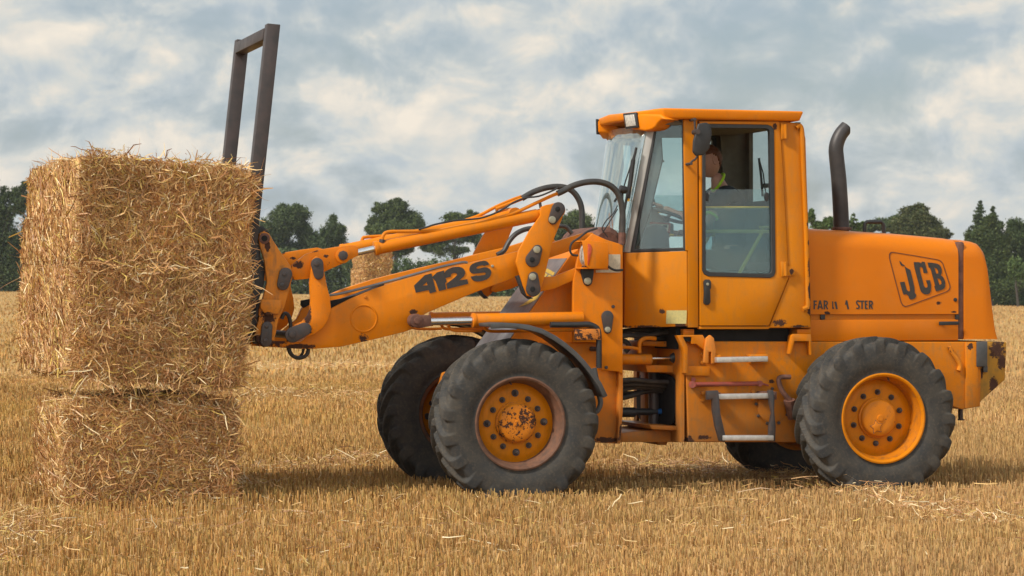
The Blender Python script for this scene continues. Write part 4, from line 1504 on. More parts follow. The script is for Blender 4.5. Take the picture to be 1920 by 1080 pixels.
both(cab_side, 'cab_side', M['cab'])
both(lambda b, s: b.prism(XZ([(1283, 226), (1301, 226), (1302, 611), (1292, 611), (1291, 470)], -CY), s * (CY - 0.052), s * (CY - 0.06), 0.0), 'pillar_lining', M['trim'])
both(lambda b, s: b.prism(XZ([(1303, 226), (1316, 226), (1318, 611), (1304, 611)], -CY), s * (CY - 0.035), s * (CY - 0.048), 0.0), 'door_seal', M['seal'])
# floor pan and a black box that stands in for the shade beneath
b = MB()
x1 = xRr - 0.02
b.raw([(xA + 0.03, -0.38, ZF + 0.02), (xB, -0.65, ZF + 0.02), (x1, -0.65, ZF + 0.02), (x1, 0.65, ZF + 0.02), (xB, 0.65, ZF + 0.02), (xA + 0.03, 0.38, ZF + 0.02),
       (xA + 0.03, -0.38, ZF + 0.06), (xB, -0.65, ZF + 0.06), (x1, -0.65, ZF + 0.06), (x1, 0.65, ZF + 0.06), (xB, 0.65, ZF + 0.06), (xA + 0.03, 0.38, ZF + 0.06)],
      [(0, 1, 2, 3, 4, 5), (6, 7, 8, 9, 10, 11)] + [(i, (i + 1) % 6, 6 + (i + 1) % 6, 6 + i) for i in range(6)])
b.build('cab_floor', M['trim'], LD)
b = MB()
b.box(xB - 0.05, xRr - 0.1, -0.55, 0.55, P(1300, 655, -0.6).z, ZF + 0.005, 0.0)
b.build('underfloor_shade', M['void'], LD)  # black fill painted as the shade between cab and chassis
b = MB()
b.prism(XZ([(1280, 617), (1300, 617), (1300, 630), (1280, 630)], -0.6), -0.62, -0.5, 0.003)
b.build('cab_mount', M['frame'], LD)
b = MB()
b.prism(XZ([(1490, 617), (1516, 617), (1516, 627), (1490, 627)], -0.6), -0.66, -0.5, 0.003)
b.build('cab_mount', M['frame'], LD)
# front wall below the windscreen, rear wall with its window
b = MB()
zfw = P(1172, 472, -0.42).z
b.box(xA, xA + 0.03, -0.40, 0.40, ZF, zfw, 0.004)
b.build('cab_front_wall', M['cab'], LD)
b = MB()
zr1, zr0 = PX(1425, 248, xRr).z, PX(1425, 378, xRr).z
for (ya, yb, za, zb2) in ((-0.61, -0.50, ZF, ZTOP), (0.50, 0.61, ZF, ZTOP), (-0.5, 0.5, ZF, zr0), (-0.5, 0.5, zr1, ZTOP)):
    b.box(xRr - 0.05, xRr - 0.015, ya, yb, za, zb2, 0.0)
b.build('cab_rear_wall', M['trim'], LD)
b = MB()
b.box(xRr - 0.014, xRr + 0.01, -0.62, 0.62, ZF, zr0, 0.004)
b.build('cab_back_panel', M['cab'], LD)
b = MB()
b.box(xRr - 0.03, xRr - 0.024, -0.5, 0.5, zr0, zr1, 0.0)
b.build('rear_window', M['glass'], LD)
b = MB()
xw = xRr + 0.02
b.tube([PX(u, v, xw) for u, v in ((1423, 297), (1427, 330), (1430, 368))], 0.011, 8, smooth=0)
b.tube([PX(u, v, xw) for u, v in ((1423, 297), (1431, 325), (1434, 350), (1437, 372))], 0.006, 8, smooth=0)
b.box(xw - 0.02, xw + 0.03, PX(1434, 350, xw).y - 0.03, PX(1434, 350, xw).y + 0.03, PX(1434, 352, xw).z, PX(1434, 344, xw).z, 0.005)
b.build('rear_wiper', M['black'], LD)
# inner lining of the sides behind the doors
both(lambda b, s: b.prism(XZ([(1452, 228), (1506, 232), (1512, 615), (1441, 615), (1470, 522)], -CY), s * (CY - 0.093), s * (CY - 0.115), 0.0), 'cab_lining', M['trim'])

# doors
outer_ = [(1310.5, 227.5), (1461, 227.5), (1468, 330), (1478, 520), (1441, 610.5), (1312, 610.5)]
hole = [(1316, 243), (1319, 236), (1326, 232.5), (1438, 234), (1446, 237), (1450, 244), (1453, 510), (1450, 518), (1443, 521), (1327, 518), (1319, 514), (1316, 507)]
sealin = [(1322, 246), (1324, 242), (1329, 240), (1434, 241), (1440, 243), (1442, 248), (1446, 505), (1444, 511), (1439, 514), (1331, 510), (1325, 508), (1322, 503)]
for s in (-1, 1):
    b = MB()
    b.prism(XZ(outer_, -CY), s * (CY + 0.012), s * (CY - 0.03), 0.005, 2, 0, [XZ(hole, -CY)])
    door = b.build('door', M['cab'], LD)
    b = MB()
    b.prism(XZ([(1312, 229), (1459, 229), (1466, 330), (1475, 519), (1440, 608), (1314, 608)], -CY), s * (CY - 0.031), s * (CY - 0.036), 0.0, 1, 0, [XZ(hole, -CY)])
    b.build('door_lining', M['trim'], door)
    b = MB()
    b.prism(XZ(hole, -CY), s * (CY + 0.018), s * (CY - 0.034), 0.003, 1, 0, [XZ(sealin, -CY)])
    b.build('window_seal', M['seal'], door)
    b = MB()
    zt1 = [(1321, 355), (1444, 355), (1447, 513), (1321, 511)]
    b.prism(XZ(zt1, -CY), s * (CY - 0.002), s * (CY - 0.007), 0.0)
    b.build('lower_pane', M['pane'], door)
    b = MB()
    if s > 0:
        b.prism(XZ([(1321, 241), (1443, 241), (1445, 388), (1321, 388)], -CY), s * (CY - 0.015), s * (CY - 0.020), 0.0)
        b.build('upper_pane', M['glass'], door)
    else:                                     # slid down behind the lower pane
        b.prism(XZ([(1321, 389), (1444, 389), (1446, 513), (1321, 511)], -CY), s * (CY - 0.015), s * (CY - 0.020), 0.0)
        b.build('sliding_pane', M['slide'], door)
    for u in (1325.5, 1438):
        b = MB()
        p = P(u, 369, -CY)
        b.cyl((p.x, s * (CY + 0.004), p.z), (p.x, s * (CY - 0.028), p.z), 0.020, 0.020, 16, bev=0.004)
        b.bm.transform(Matrix.Translation((0, 0, p.z)) @ Matrix.Diagonal((1, 1, 1.9, 1)) @ Matrix.Translation((0, 0, -p.z)))
        b.build('pane_catch', M['black'], door)
    b = MB()
    yi = -(CY - 0.06)
    for (ua, va, ub, vb, r_) in ((1322, 389, 1444, 389, 0.010), (1322, 434, 1444, 434, 0.016), (1432, 430, 1386, 513, 0.016), (1424, 426, 1444, 426, 0.012)):
        p, q_ = P(ua, va, yi), P(ub, vb, yi)
        b.cyl((p.x, s * -yi, p.z), (q_.x, s * -yi, q_.z), r_, r_, 10)
    b.build('grab_bar', M['ybar'], door)
    b = MB()
    b.prism(XZ([(1317, 528), (1320, 524), (1328, 524), (1331, 528), (1331, 541), (1328.5, 543), (1329.5, 546), (1330, 567), (1326, 572), (1319, 571), (1317, 568), (1318, 548)], -CY), s * (CY + 0.012), s * (CY + 0.035), 0.006)
    hd = b.build('door_handle', M['black'], door)
    b = MB()
    p = P(1324, 533, -CY)
    b.cyl((p.x, s * (CY + 0.034), p.z), (p.x, s * (CY + 0.042), p.z), 0.013, 0.013, 14, bev=0.003)
    b.build('lock_barrel', M['washer'], hd)
    for v0, v1 in ((232, 262), (491, 519)):
        b = MB()
        b.prism(XZ([(1462, v0), (1473, v0), (1474, v0 + 8), (1487, v0 + 10) if v0 > 400 else (1473, v0 + 10), (1489, v1 - 3) if v0 > 400 else (1474, v1 - 3), (1463, v1)], -CY), s * (CY + 0.010), s * (CY + 0.030), 0.005)
        p, q_ = P(1470, v0 + 2, -CY), P(1471, v1 - 2, -CY)
        b.cyl((p.x, s * (CY + 0.03), p.z), (q_.x, s * (CY + 0.03), q_.z), 0.013, 0.013, 10)
        b.build('hinge', M['cab'], door)
both(lambda b, s: b.tube([(P(u, v, -CY).x, s * (CY + 0.012), P(u, v, -CY).z) for u, v in ((1492, 240), (1499, 236), (1503, 250), (1505, 300), (1510, 420), (1514, 565), (1512, 576), (1504, 580))], 0.021, 10), 'corner_rail', M['cab'])

# quarter windows on the tapered front
for s in (-1, 1):
    b = MB()
    taper_plate(b, [(1229, 226), (1284, 224), (1288, 470), (1182, 473)], -0.001, -0.030, s, 0.003, holes=[[(1232.5, 231), (1278, 229), (1280.5, 464), (1190, 467)]])
    qw = b.build('quarter_window_frame', M['seal'], LD)
    b = MB()
    taper_plate(b, [(1229, 227), (1282, 226), (1284, 470), (1184, 472)], -0.012, -0.017, s, 0)
    b.build('window_glass', M['quarter'], qw)
    b = MB()
    taper_plate(b, [(1229, 227), (1282, 226), (1282, 258), (1225, 258)], -0.032, -0.040, s, 0)
    b.build('sun_strip', M['dash'], qw)
    b = MB()
    taper_plate(b, [(1214, 234), (1228.5, 233), (1181.5, 473), (1170, 473)], 0.002, -0.022, s, 0.004)
    b.build('pillar_reflection', M['pillar'], LD)  # strip built in place of the bright side-glass reflection
    b = MB()
    taper_plate(b, [(1229, 232), (1236, 232), (1240, 300), (1216, 400), (1192, 468), (1183, 468)], -0.035, -0.075, s, 0.004)
    b.build('pillar_lining', M['dash'], LD)
# bowed, raked windscreen
top = PL(1216, 236, PA, PB)
bot = PL(1171, 470, PA, PB)
nv_, nu_ = 8, 14
vs, fs = [], []
for i in range(nv_ + 1):
    t = i / nv_
    e = bot.lerp(top, t)
    for j in range(nu_ + 1):
        w = -1 + 2 * j / nu_
        vs.append((e.x - 0.10 * (1 - w * w) - 0.01, e.y * -w, e.z))
for i in range(nv_):
    for j in range(nu_):
        a = i * (nu_ + 1) + j
        fs.append((a, a + 1, a + nu_ + 2, a + nu_ + 1))
b = MB()
b.raw(vs, fs)
ws = b.build('windscreen', M['screen'], LD)
md = ws.modifiers.new('thick', 'SOLIDIFY')
md.thickness = 0.006
# wiper with its second arm, small round lamp and antenna cable
b = MB()
wx = lambda u, v: PL(u, v, PA, PB) + Vector((-0.07, -0.03, 0))
b.tube([wx(1206, 277), (wx(1199, 310)), wx(1188, 370), wx(1174, 448)], 0.011, 8, smooth=2)
b.tube([wx(1206, 277), wx(1193, 318), wx(1180, 360), wx(1176, 400), wx(1174, 430)], 0.006, 8, smooth=2)
b.tube([wx(1200, 300), wx(1195, 340), wx(1190, 372)], 0.020, 8, smooth=0)
b.build('windscreen_wiper', M['black'], LD)
b = MB()
b.tube([wx(1196, 350), wx(1191, 378)], 0.009, 6, smooth=0)
b.build('wiper_spring', M['ybar'], LD)
b = MB()
p = wx(1178, 357) + Vector((-0.02, -0.1, 0))
b.cyl(p + Vector((-0.03, 0, 0.004)), p + Vector((0.035, 0, -0.004)), 0.036, 0.030, 18, bev=0.008)
b.tube([p, p + Vector((-0.04, 0, -0.05)), p + Vector((-0.075, 0, -0.10))], 0.010, 8)
b.tube([p + Vector((0, 0, -0.02)), p + Vector((-0.01, 0, -0.2)), p + Vector((-0.03, 0.02, -0.4))], 0.007, 8)
b.build('spot_lamp', M['black'], LD)
b = MB()
for pts in (((1158, 385), (1150, 400), (1138, 412), (1130, 425), (1130, 432), (1140, 445)), ((1158, 392), (1148, 408), (1134, 430), (1130, 436))):
    b.tube([P(u, v, -0.5) for u, v in pts], 0.005, 6)
b.build('electric_cable', M['black'], LD)

# roof with its front corner pods
zr = lambda v: P(1400, v, -0.76).z
x_re = P(1508, 215, -0.76).x
x_md = P(1243, 215, -0.76).x
pf = PL(1170, 225, (x_md, -0.76), (x_md - 0.34, -0.50))
FY = -0.36
x_fr = P(1171, 225, FY).x
z_t, z_s, z_b = zr(205), zr(206.5), zr(225)
z_tf = P(1171, 212, FY).z
b = bmesh.new()
plan = [(x_re, -0.76, z_s), (x_md, -0.76, z_s + 0.004), (x_fr, FY, z_tf), (x_fr - 0.03, 0, z_tf + 0.01), (x_fr, -FY, z_tf), (x_md, 0.76, z_s + 0.004), (x_re, 0.76, z_s)]
n = len(plan)
lowz = [z_b, z_b, P(1171, 226, FY).z, P(1171, 226, FY).z, P(1171, 226, FY).z, z_b, z_b]
tv_ = [b.verts.new((x, y, z)) for x, y, z in plan]
lv_ = [b.verts.new((x + (-0.035 if i in (0, 6) else 0.012), y * (0.985), lowz[i])) for i, (x, y, z) in enumerate(plan)]
cr = [b.verts.new((x_re - 0.12, -0.52, z_t + 0.004)), b.verts.new((x_md, -0.52, z_t + 0.004)), b.verts.new((x_fr + 0.14, -0.30, z_tf + 0.012)),
      b.verts.new((x_fr + 0.14, 0.30, z_tf + 0.012)), b.verts.new((x_md, 0.52, z_t + 0.004)), b.verts.new((x_re - 0.12, 0.52, z_t + 0.004))]
for i in range(n):
    j = (i + 1) % n
    b.faces.new((tv_[i], tv_[j], lv_[j], lv_[i]))
b.faces.new(lv_)
b.faces.new(cr)
b.faces.new((tv_[0], tv_[1], cr[1], cr[0]))
b.faces.new((tv_[1], tv_[2], cr[2], cr[1]))
b.faces.new((tv_[2], tv_[3], cr[2]))
b.faces.new((tv_[3], cr[3], cr[2]))
b.faces.new((tv_[3], tv_[4], cr[3]))
b.faces.new((tv_[4], tv_[5], cr[4], cr[3]))
b.faces.new((tv_[5], tv_[6], cr[5], cr[4]))
b.faces.new((tv_[6], tv_[0], cr[0], cr[5]))
bmesh.ops.recalc_face_normals(b, faces=b.faces)
bmesh.ops.bevel(b, geom=[e for e in b.edges if e.calc_face_angle(0) > R(18)], offset=0.018, segments=3, affect='EDGES', profile=0.5, clamp_overlap=True)
rb = MB()
rb._add(b)
A_, B_ = (x_md, -0.76), (x_fr, FY)
nt2 = Vector((B_[1] - A_[1], -(B_[0] - A_[0]), 0)).normalized()
if nt2.y > 0:
    nt2 = -nt2
for s in (-1, 1):
    pts = [(1170, 216), (1205, 213), (1238, 214), (1250, 224), (1240, 225), (1234, 230), (1229, 238), (1222, 243), (1210, 246), (1190, 243), (1173, 239)]
    lp = [PL(u, v, A_, B_) for u, v in pts]
    bb = bmesh.new()
    f0 = [bb.verts.new(p + nt2 * 0.004) for p in lp]
    f1 = [bb.verts.new(p - nt2 * 0.17) for p in lp]
    bb.faces.new(f0)
    bb.faces.new(f1)
    for i in range(len(lp)):
        j = (i + 1) % len(lp)
        bb.faces.new((f0[i], f0[j], f1[j], f1[i]))
    bmesh.ops.recalc_face_normals(bb, faces=bb.faces)
    bmesh.ops.bevel(bb, geom=[e for e in bb.edges if e.calc_face_angle(0) > R(50)], offset=0.02, segments=3, affect='EDGES', profile=0.5, clamp_overlap=True)
    if s > 0:
        for v in bb.verts:
            v.co.y = -v.co.y
        bmesh.ops.reverse_faces(bb, faces=bb.faces)
    rb._add(bb)
roof = rb.build('cab_roof', M['orange'], LD, angle=35)
for s in (-1, 1):
    for nm, pts, o0, o1, mt in (('work_lamp', [(1171, 213), (1196, 210.5), (1200, 239), (1176, 242)], 0.002, 0.022, M['black']),
                                ('lamp_glass', [(1174.5, 216.5), (1192.5, 214.5), (1196, 235.5), (1178, 238)], 0.018, 0.026, M['lens'])):
        lp = [PL(u, v, A_, B_) for u, v in pts]
        bb = bmesh.new()
        f0 = [bb.verts.new(p + nt2 * o0) for p in lp]
        f1 = [bb.verts.new(p + nt2 * o1) for p in lp]
        bb.faces.new(f0)
        bb.faces.new(f1)
        for i in range(4):
            bb.faces.new((f0[i], f0[(i + 1) % 4], f1[(i + 1) % 4], f1[i]))
        bmesh.ops.recalc_face_normals(bb, faces=bb.faces)
        bmesh.ops.bevel(bb, geom=bb.edges[:], offset=0.004, segments=2, affect='EDGES', profile=0.5, clamp_overlap=True)
        if s > 0:
            for v in bb.verts:
                v.co.y = -v.co.y
            bmesh.ops.reverse_faces(bb, faces=bb.faces)
        mb = MB()
        mb._add(bb)
        o = mb.build(nm, mt, roof if nm == 'work_lamp' else lampo)
        lampo = o
b = MB()
b.raw([(x_fr + 0.32, -0.42, z_b - 0.008), (x_md, -0.66, z_b - 0.008), (x_re - 0.12, -0.66, z_b - 0.008), (x_re - 0.12, 0.66, z_b - 0.008), (x_md, 0.66, z_b - 0.008), (x_fr + 0.32, 0.42, z_b - 0.008),
       (x_fr + 0.32, -0.42, z_b - 0.045), (x_md, -0.66, z_b - 0.045), (x_re - 0.12, -0.66, z_b - 0.045), (x_re - 0.12, 0.66, z_b - 0.045), (x_md, 0.66, z_b - 0.045), (x_fr + 0.32, 0.42, z_b - 0.045)],
      [(0, 1, 2, 3, 4, 5), (6, 7, 8, 9, 10, 11)] + [(i, (i + 1) % 6, 6 + (i + 1) % 6, 6 + i) for i in range(6)])
b.build('roof_lining', M['trim'], LD)

# mirrors
b = MB()
mp = [(1308, 232), (1324, 229.5), (1332, 235), (1334, 250), (1329, 279), (1318, 291), (1304, 292.5), (1298, 285), (1299, 264), (1304, 247)]
b.prism(XZ(mp, -0.86), -0.88, -0.85, 0.012, 3)
mr = b.build('wing_mirror', M['black'], LD)
b = MB()
b.tube([P(u, v, -0.80) for u, v in ((1302, 221), (1303, 240), (1304, 260), (1308, 285), (1305, 297), (1298, 302), (1294, 307))], 0.009, 8)
b.tube([P(u, v, -0.86) for u, v in ((1309, 243), (1310, 291))], 0.007, 8, smooth=0)
for (u, v) in ((1302, 224), (1295, 307)):
    p = P(u, v, -0.80)
    b.cyl((p.x, -0.82, p.z), (p.x, -0.69, p.z), 0.012, 0.012, 8)
p = P(1308, 247, -0.89)
b.cyl((p.x, -0.90, p.z), (p.x, -0.80, p.z), 0.022, 0.022, 10)
b.build('mirror_arm', M['dark'], mr)
b = MB()
b.prism(XZ([(1224, 262), (1237, 262), (1237, 284), (1233, 305), (1225, 326), (1219, 318), (1219, 275)], 0.86), 0.85, 0.88, 0.010, 3)
p = P(1230, 300, 0.86)
b.cyl((p.x, 0.87, p.z), (p.x, 0.66, p.z - 0.02), 0.010, 0.010, 8)
b.build('wing_mirror', plain('mirror_back_tan', (0.34, 0.27, 0.17), 0.5), LD)
b = MB()
b.prism(XZ([(1250, 582), (1289, 582), (1288, 607), (1249, 607)], -CY), -CY - 0.02, -CY + 0.05, 0.0)
for v in b.bm.verts:
    v.co += Vector((0, 0, 0))
b.bm.clear()
taper_plate(b, [(1250, 582), (1288, 582), (1287, 607), (1249, 607)], 0.003, 0.006, -1, 0)
b.build('data_plate', M['yplate'], LD)

# inside: dash, steering wheel, seat
b = MB()
b.prism(XZ([(1188, 468), (1196, 428), (1215, 420), (1232, 426), (1240, 440), (1242, 470), (1230, 560), (1195, 600)], 0.0), -0.20, 0.35, 0.01)
b.build('dashboard', M['dash'], LD)
b = MB()
b.prism(XZ([(1216, 392), (1226, 388), (1245, 415), (1262, 420), (1262, 438), (1222, 438), (1222, 418)], -0.08), -0.10, 0.12, 0.008)
cl_ = b.build('steering_column', M['dash'], LD)
b = MB()
b.prism(XZ([(1219, 416), (1258, 418), (1257, 437), (1220, 436)], -0.115), -0.115, -0.105, 0.002, 1, 0, [XZ([(1223, 419.5), (1254, 421), (1253, 433.5), (1224, 432.5)], -0.115)])
b.build('display_surround', M['redsteel'], cl_)
b = MB()
b.prism(XZ([(1223, 419), (1255, 420.5), (1254, 434), (1224, 433)], -0.108), -0.109, -0.104, 0.0)
ds = b.build('display', M['plate'], cl_)
b = MB()
for (u0, v0, u1, v1) in ((1226, 421, 1229, 431), (1232, 424, 1240, 431), (1243, 422, 1251, 427), (1241, 428.5, 1250, 431.5)):
    b.prism(XZ([(u0, v0), (u1, v0 + .3), (u1, v1), (u0, v1)], -0.11), -0.1105, -0.109, 0.0)
b.build('display_marks', M['decal'], ds)
b = MB()
cw = P(1249, 404, 0.0)
ax = Vector((0.33, 0, 1)).normalized()
e1 = Vector((1, 0, -0.33)).normalized()
e2 = Vector((0, 1, 0))
wr_ = 0.20
b.tube([cw + (e1 * math.cos(a) + e2 * math.sin(a)) * wr_ for a in [2 * math.pi * k / 32 for k in range(32)]], 0.016, 10, smooth=0, closed=True)
for a in (0.6, 2.7, 4.6):
    b.cyl(cw - ax * 0.03, cw + (e1 * math.cos(a) + e2 * math.sin(a)) * wr_, 0.016, 0.012, 8)
b.cyl(cw - ax * 0.06, cw - ax * 0.01, 0.045, 0.04, 16)
b.cyl(cw - ax * 0.30, cw - ax * 0.05, 0.03, 0.03, 12)
b.build('steering_wheel', M['black'], LD)
SX = P(1385, 470, 0.0).x
SZ = ZF + 0.06
b = MB()
b.box(SX - 0.36, SX + 0.10, -0.24, 0.24, SZ + 0.30, SZ + 0.43, 0.04, 3)
st_ = b.build('seat', M['seat'], LD)
b = MB()
b.hexa([(SX + 0.02, -0.23, SZ + 0.42), (SX + 0.15, -0.23, SZ + 0.40), (SX + 0.15, 0.23, SZ + 0.40), (SX + 0.02, 0.23, SZ + 0.42),
        (SX + 0.16, -0.19, SZ + 0.98), (SX + 0.25, -0.19, SZ + 0.98), (SX + 0.25, 0.19, SZ + 0.98), (SX + 0.16, 0.19, SZ + 0.98)], 0.04, 3)
b.build('backrest', M['seat'], st_)
b = MB()
b.box(SX - 0.25, SX + 0.05, -0.18, 0.18, SZ, SZ + 0.30, 0.02)
b.build('seat_base', M['black'], st_)
b = MB()
b.box(SX - 0.1, SX + 0.25, -0.44, -0.30, SZ + 0.42, SZ + 0.49, 0.02)
b.build('armrest', M['black'], st_)

# ================================================================ DRIVER
skin_m = plain('skin', (0.50, 0.26, 0.19), 0.5, 0, 0.15, 15, 0.05)
hair_m = plain('ginger_hair', (0.17, 0.055, 0.02), 0.7, 0, 0.5, 60, 0.4)
shirt_m = plain('black_shirt', (0.015, 0.017, 0.022), 0.8, 0, 0.3, 20, 0.15)
lime_m = plain('lime_trim', (0.45, 0.75, 0.02), 0.6, 0, 0.15, 40, 0.0)
jean_m = plain('dark_trousers', (0.03, 0.035, 0.05), 0.8, 0, 0.3, 20, 0.1)


def skin_mesh(name, nodes, edges, mat, parent=None, sub=2, root=0):
    me = bpy.data.meshes.new(name)
    me.from_pydata([n[0] for n in nodes], edges, [])
    o = bpy.data.objects.new(name, me)
    COL.objects.link(o)
    o.modifiers.new('skin', 'SKIN')
    s2 = o.modifiers.new('sub', 'SUBSURF')
    s2.levels = s2.render_levels = sub
    for i, n in enumerate(nodes):
        sv = me.skin_vertices[0].data[i]
        r_ = n[1]
        sv.radius = (r_, r_) if isinstance(r_, (int, float)) else r_
        sv.use_root = (i == root)
    dg = bpy.context.evaluated_depsgraph_get()
    m2 = bpy.data.meshes.new_from_object(o.evaluated_get(dg))
    bpy.data.objects.remove(o)
    for p in m2.polygons:
        p.use_smooth = True
    m2.name = name
    return m2


HD = P(1330, 302, 0.0)                        # head centre
NK = P(1345, 343, 0.0)
hipc = Vector((SX - 0.06, 0, SZ + 0.53))
chest = Vector((P(1366, 380, 0).x, 0, P(1366, 380, 0).z))
shn = Vector((P(1356, 369, -0.18).x, -0.18, P(1356, 369, -0.18).z))
shf = Vector((shn.x - 0.03, 0.19, shn.z))
eln = P(1322, 426, -0.23)
wrn = P(1243, 389, -0.13)
elf = P(1330, 440, 0.22)
wrf = P(1270, 436, 0.10)
kneen = hipc + Vector((-0.42, -0.14, 0.02))
kneef = hipc + Vector((-0.42, 0.14, 0.02))
ankn = kneen + Vector((-0.08, 0, -0.44))
ankf = kneef + Vector((-0.12, 0, -0.43))
nodes = [(hipc, 0.105), (hipc.lerp(chest, 0.5), 0.10), (chest, 0.105), (chest.lerp(NK, 0.6) + Vector((0.02, 0, -0.01)), 0.065), (NK + Vector((0.004, 0, -0.01)), 0.056), (NK.lerp(HD, 0.5) + Vector((0.022, 0, 0)), 0.060),
         (shn, 0.058), (eln, 0.042), (wrn, 0.026), (shf, 0.058), (elf, 0.042), (wrf, 0.026),
         (kneen, 0.06), (ankn, 0.042), (kneef, 0.06), (ankf, 0.042), (ankn + Vector((-0.15, 0, -0.04)), 0.032), (ankf + Vector((-0.15, 0, -0.04)), 0.032),
         (hipc + Vector((-0.1, -0.11, -0.02)), 0.085), (hipc + Vector((-0.1, 0.11, -0.02)), 0.085)]
ed = [(0, 1), (1, 2), (2, 3), (3, 4), (4, 5), (3, 6), (6, 7), (7, 8), (3, 9), (9, 10), (10, 11), (0, 18), (18, 12), (12, 13), (13, 16), (0, 19), (19, 14), (14, 15), (15, 17)]
body = skin_mesh('person', nodes, ed, skin_m)


def head_mesh():
    """head facing -x: skull, brow, nose, lips, chin, ears"""
    b = bmesh.new()
    bmesh.ops.create_uvsphere(b, u_segments=40, v_segments=28, radius=1.0)
    for v in b.verts:
        x, y, z = v.co
        X, Y, Z = x * 0.098, y * 0.076, z * 0.122
        if z < 0:
            k = -z
            Y *= 1 - 0.32 * k ** 1.4                       # jaw narrows
            if x > 0:
                X *= 1 - 0.45 * k                           # nape
            else:
                X *= 1 - 0.05 * k
        g = lambda cy, cz, sy, sz: math.exp(-((Y - cy) / sy) ** 2 - ((Z - cz) / sz) ** 2) * (1 if x < -0.1 else 0)
        X -= 0.026 * g(0, -0.022, 0.013, 0.020)             # nose tip
        X -= 0.012 * g(0, 0.0, 0.010, 0.022)                # bridge
        X -= 0.007 * g(0, 0.030, 0.045, 0.012)              # brow
        X += 0.010 * (g(0.030, 0.010, 0.014, 0.012) + g(-0.030, 0.010, 0.014, 0.012))   # eye sockets
        X -= 0.010 * g(0, -0.058, 0.022, 0.008)             # lips
        X += 0.006 * g(0, -0.045, 0.03, 0.006)
        X -= 0.015 * g(0, -0.098, 0.025, 0.020)             # chin
        v.co = (X, Y, Z)
    return b


tilt = Matrix.Rotation(R(-16), 4, 'Y')
Mh = Matrix.Translation(HD) @ tilt @ Matrix.Scale(1.17, 4)
hb_ = head_mesh()
m_ = MB()
m_._add(hb_)
for s in (-1, 1):                                          # ears
    e = bmesh.new()
    bmesh.ops.create_uvsphere(e, u_segments=14, v_segments=10, radius=1.0)
    for v in e.verts:
        x, y, z = v.co
        dent = 0.004 if (y * s > 0.2 and abs(x) < 0.55 and abs(z) < 0.6) else 0
        v.co = (x * 0.019 + 0.014, s * (0.076 + 0.016 * y * s - dent * 2), z * 0.033 - 0.002)
    m_._add(e)
m_.bm.transform(Mh)
tmp = bpy.data.meshes.new('t')
m_.bm.to_mesh(tmp)
m_.bm.free()


def hand_nodes(w, d, upv, side):
    """palm, thumb from its side and four fingers curled over a rim; d = direction of the knuckles, upv = back of the hand"""
    l = d.cross(upv).normalized() * side
    nd = [(w, 0.022), (w + d * 0.045, (0.034, 0.018)), (w + d * 0.085, (0.036, 0.016))]
    ee = [(0, 1), (1, 2)]
    ln = (0.036, 0.042, 0.039, 0.030)
    for k in range(4):
        o_ = l * (0.030 - 0.020 * k)
        base = w + d * (0.088 - 0.003 * abs(k - 1)) + o_
        f = ln[k]
        i0 = len(nd)
        nd.append((base, 0.0095))
        nd.append((base + d * f - upv * 0.006, 0.0088))
        nd.append((base + d * (f + 0.012) - upv * 0.030, 0.0080))
        nd.append((base + d * (f - 0.008) - upv * 0.046, 0.0070))
        ee += [(2, i0), (i0, i0 + 1), (i0 + 1, i0 + 2), (i0 + 2, i0 + 3)]
    i0 = len(nd)
    nd.append((w + d * 0.030 + l * 0.034 - upv * 0.006, 0.012))
    nd.append((w + d * 0.060 + l * 0.052 - upv * 0.018, 0.0105))
    nd.append((w + d * 0.082 + l * 0.050 - upv * 0.032, 0.0085))
    ee += [(1, i0), (i0, i0 + 1), (i0 + 1, i0 + 2)]
    return nd, ee


parts_ = [body, tmp]
for (w_, e_, sd_) in ((wrn, eln, 1), (wrf, elf, -1)):
    d_ = (w_ - e_).normalized()
    up_ = Vector((0.2, 0, 1))
    up_ = (up_ - d_ * up_.dot(d_)).normalized()
    nd, ee = hand_nodes(w_ - d_ * 0.01, d_, up_, sd_)
    parts_.append(skin_mesh('hand', nd, ee, skin_m, sub=1))
bb = bmesh.new()
for me_ in parts_:
    bb.from_mesh(me_)
me_ = bpy.data.meshes.new('person')
bb.to_mesh(me_)
bb.free()
for p in me_.polygons:
    p.use_smooth = True
person = obj('person', me_, skin_m)
tag(person, 'seated person with short ginger hair and black shirt with lime collar, at the steering wheel', 'person')
# hair cap
hb2 = head_mesh()
dele = []
for v in hb2.verts:
    x, y, z = v.co
    keep = z > 0.050 - max(0.0, x + 0.01) * 0.6 - max(0.0, x - 0.034) * 5.0
    if x > 0.05 and z > -0.055:
        keep = True
    if not keep:
        dele.append(v)
bmesh.ops.delete(hb2, geom=dele, context='VERTS')
for v in hb2.verts:
    n_ = Vector((v.co.x / 0.098 ** 2, v.co.y / 0.076 ** 2, v.co.z / 0.122 ** 2)).normalized()
    v.co += n_ * (0.005 + 0.002 * math.sin(v.co.x * 300) * math.sin(v.co.y * 260))
m_ = MB()
m_._add(hb2)
m_.bm.transform(Mh)
h_ = m_.build('hair', hair_m, person, angle=80)
md = h_.modifiers.new('thick', 'SOLIDIFY')
md.thickness = 0.012
md.offset = -1
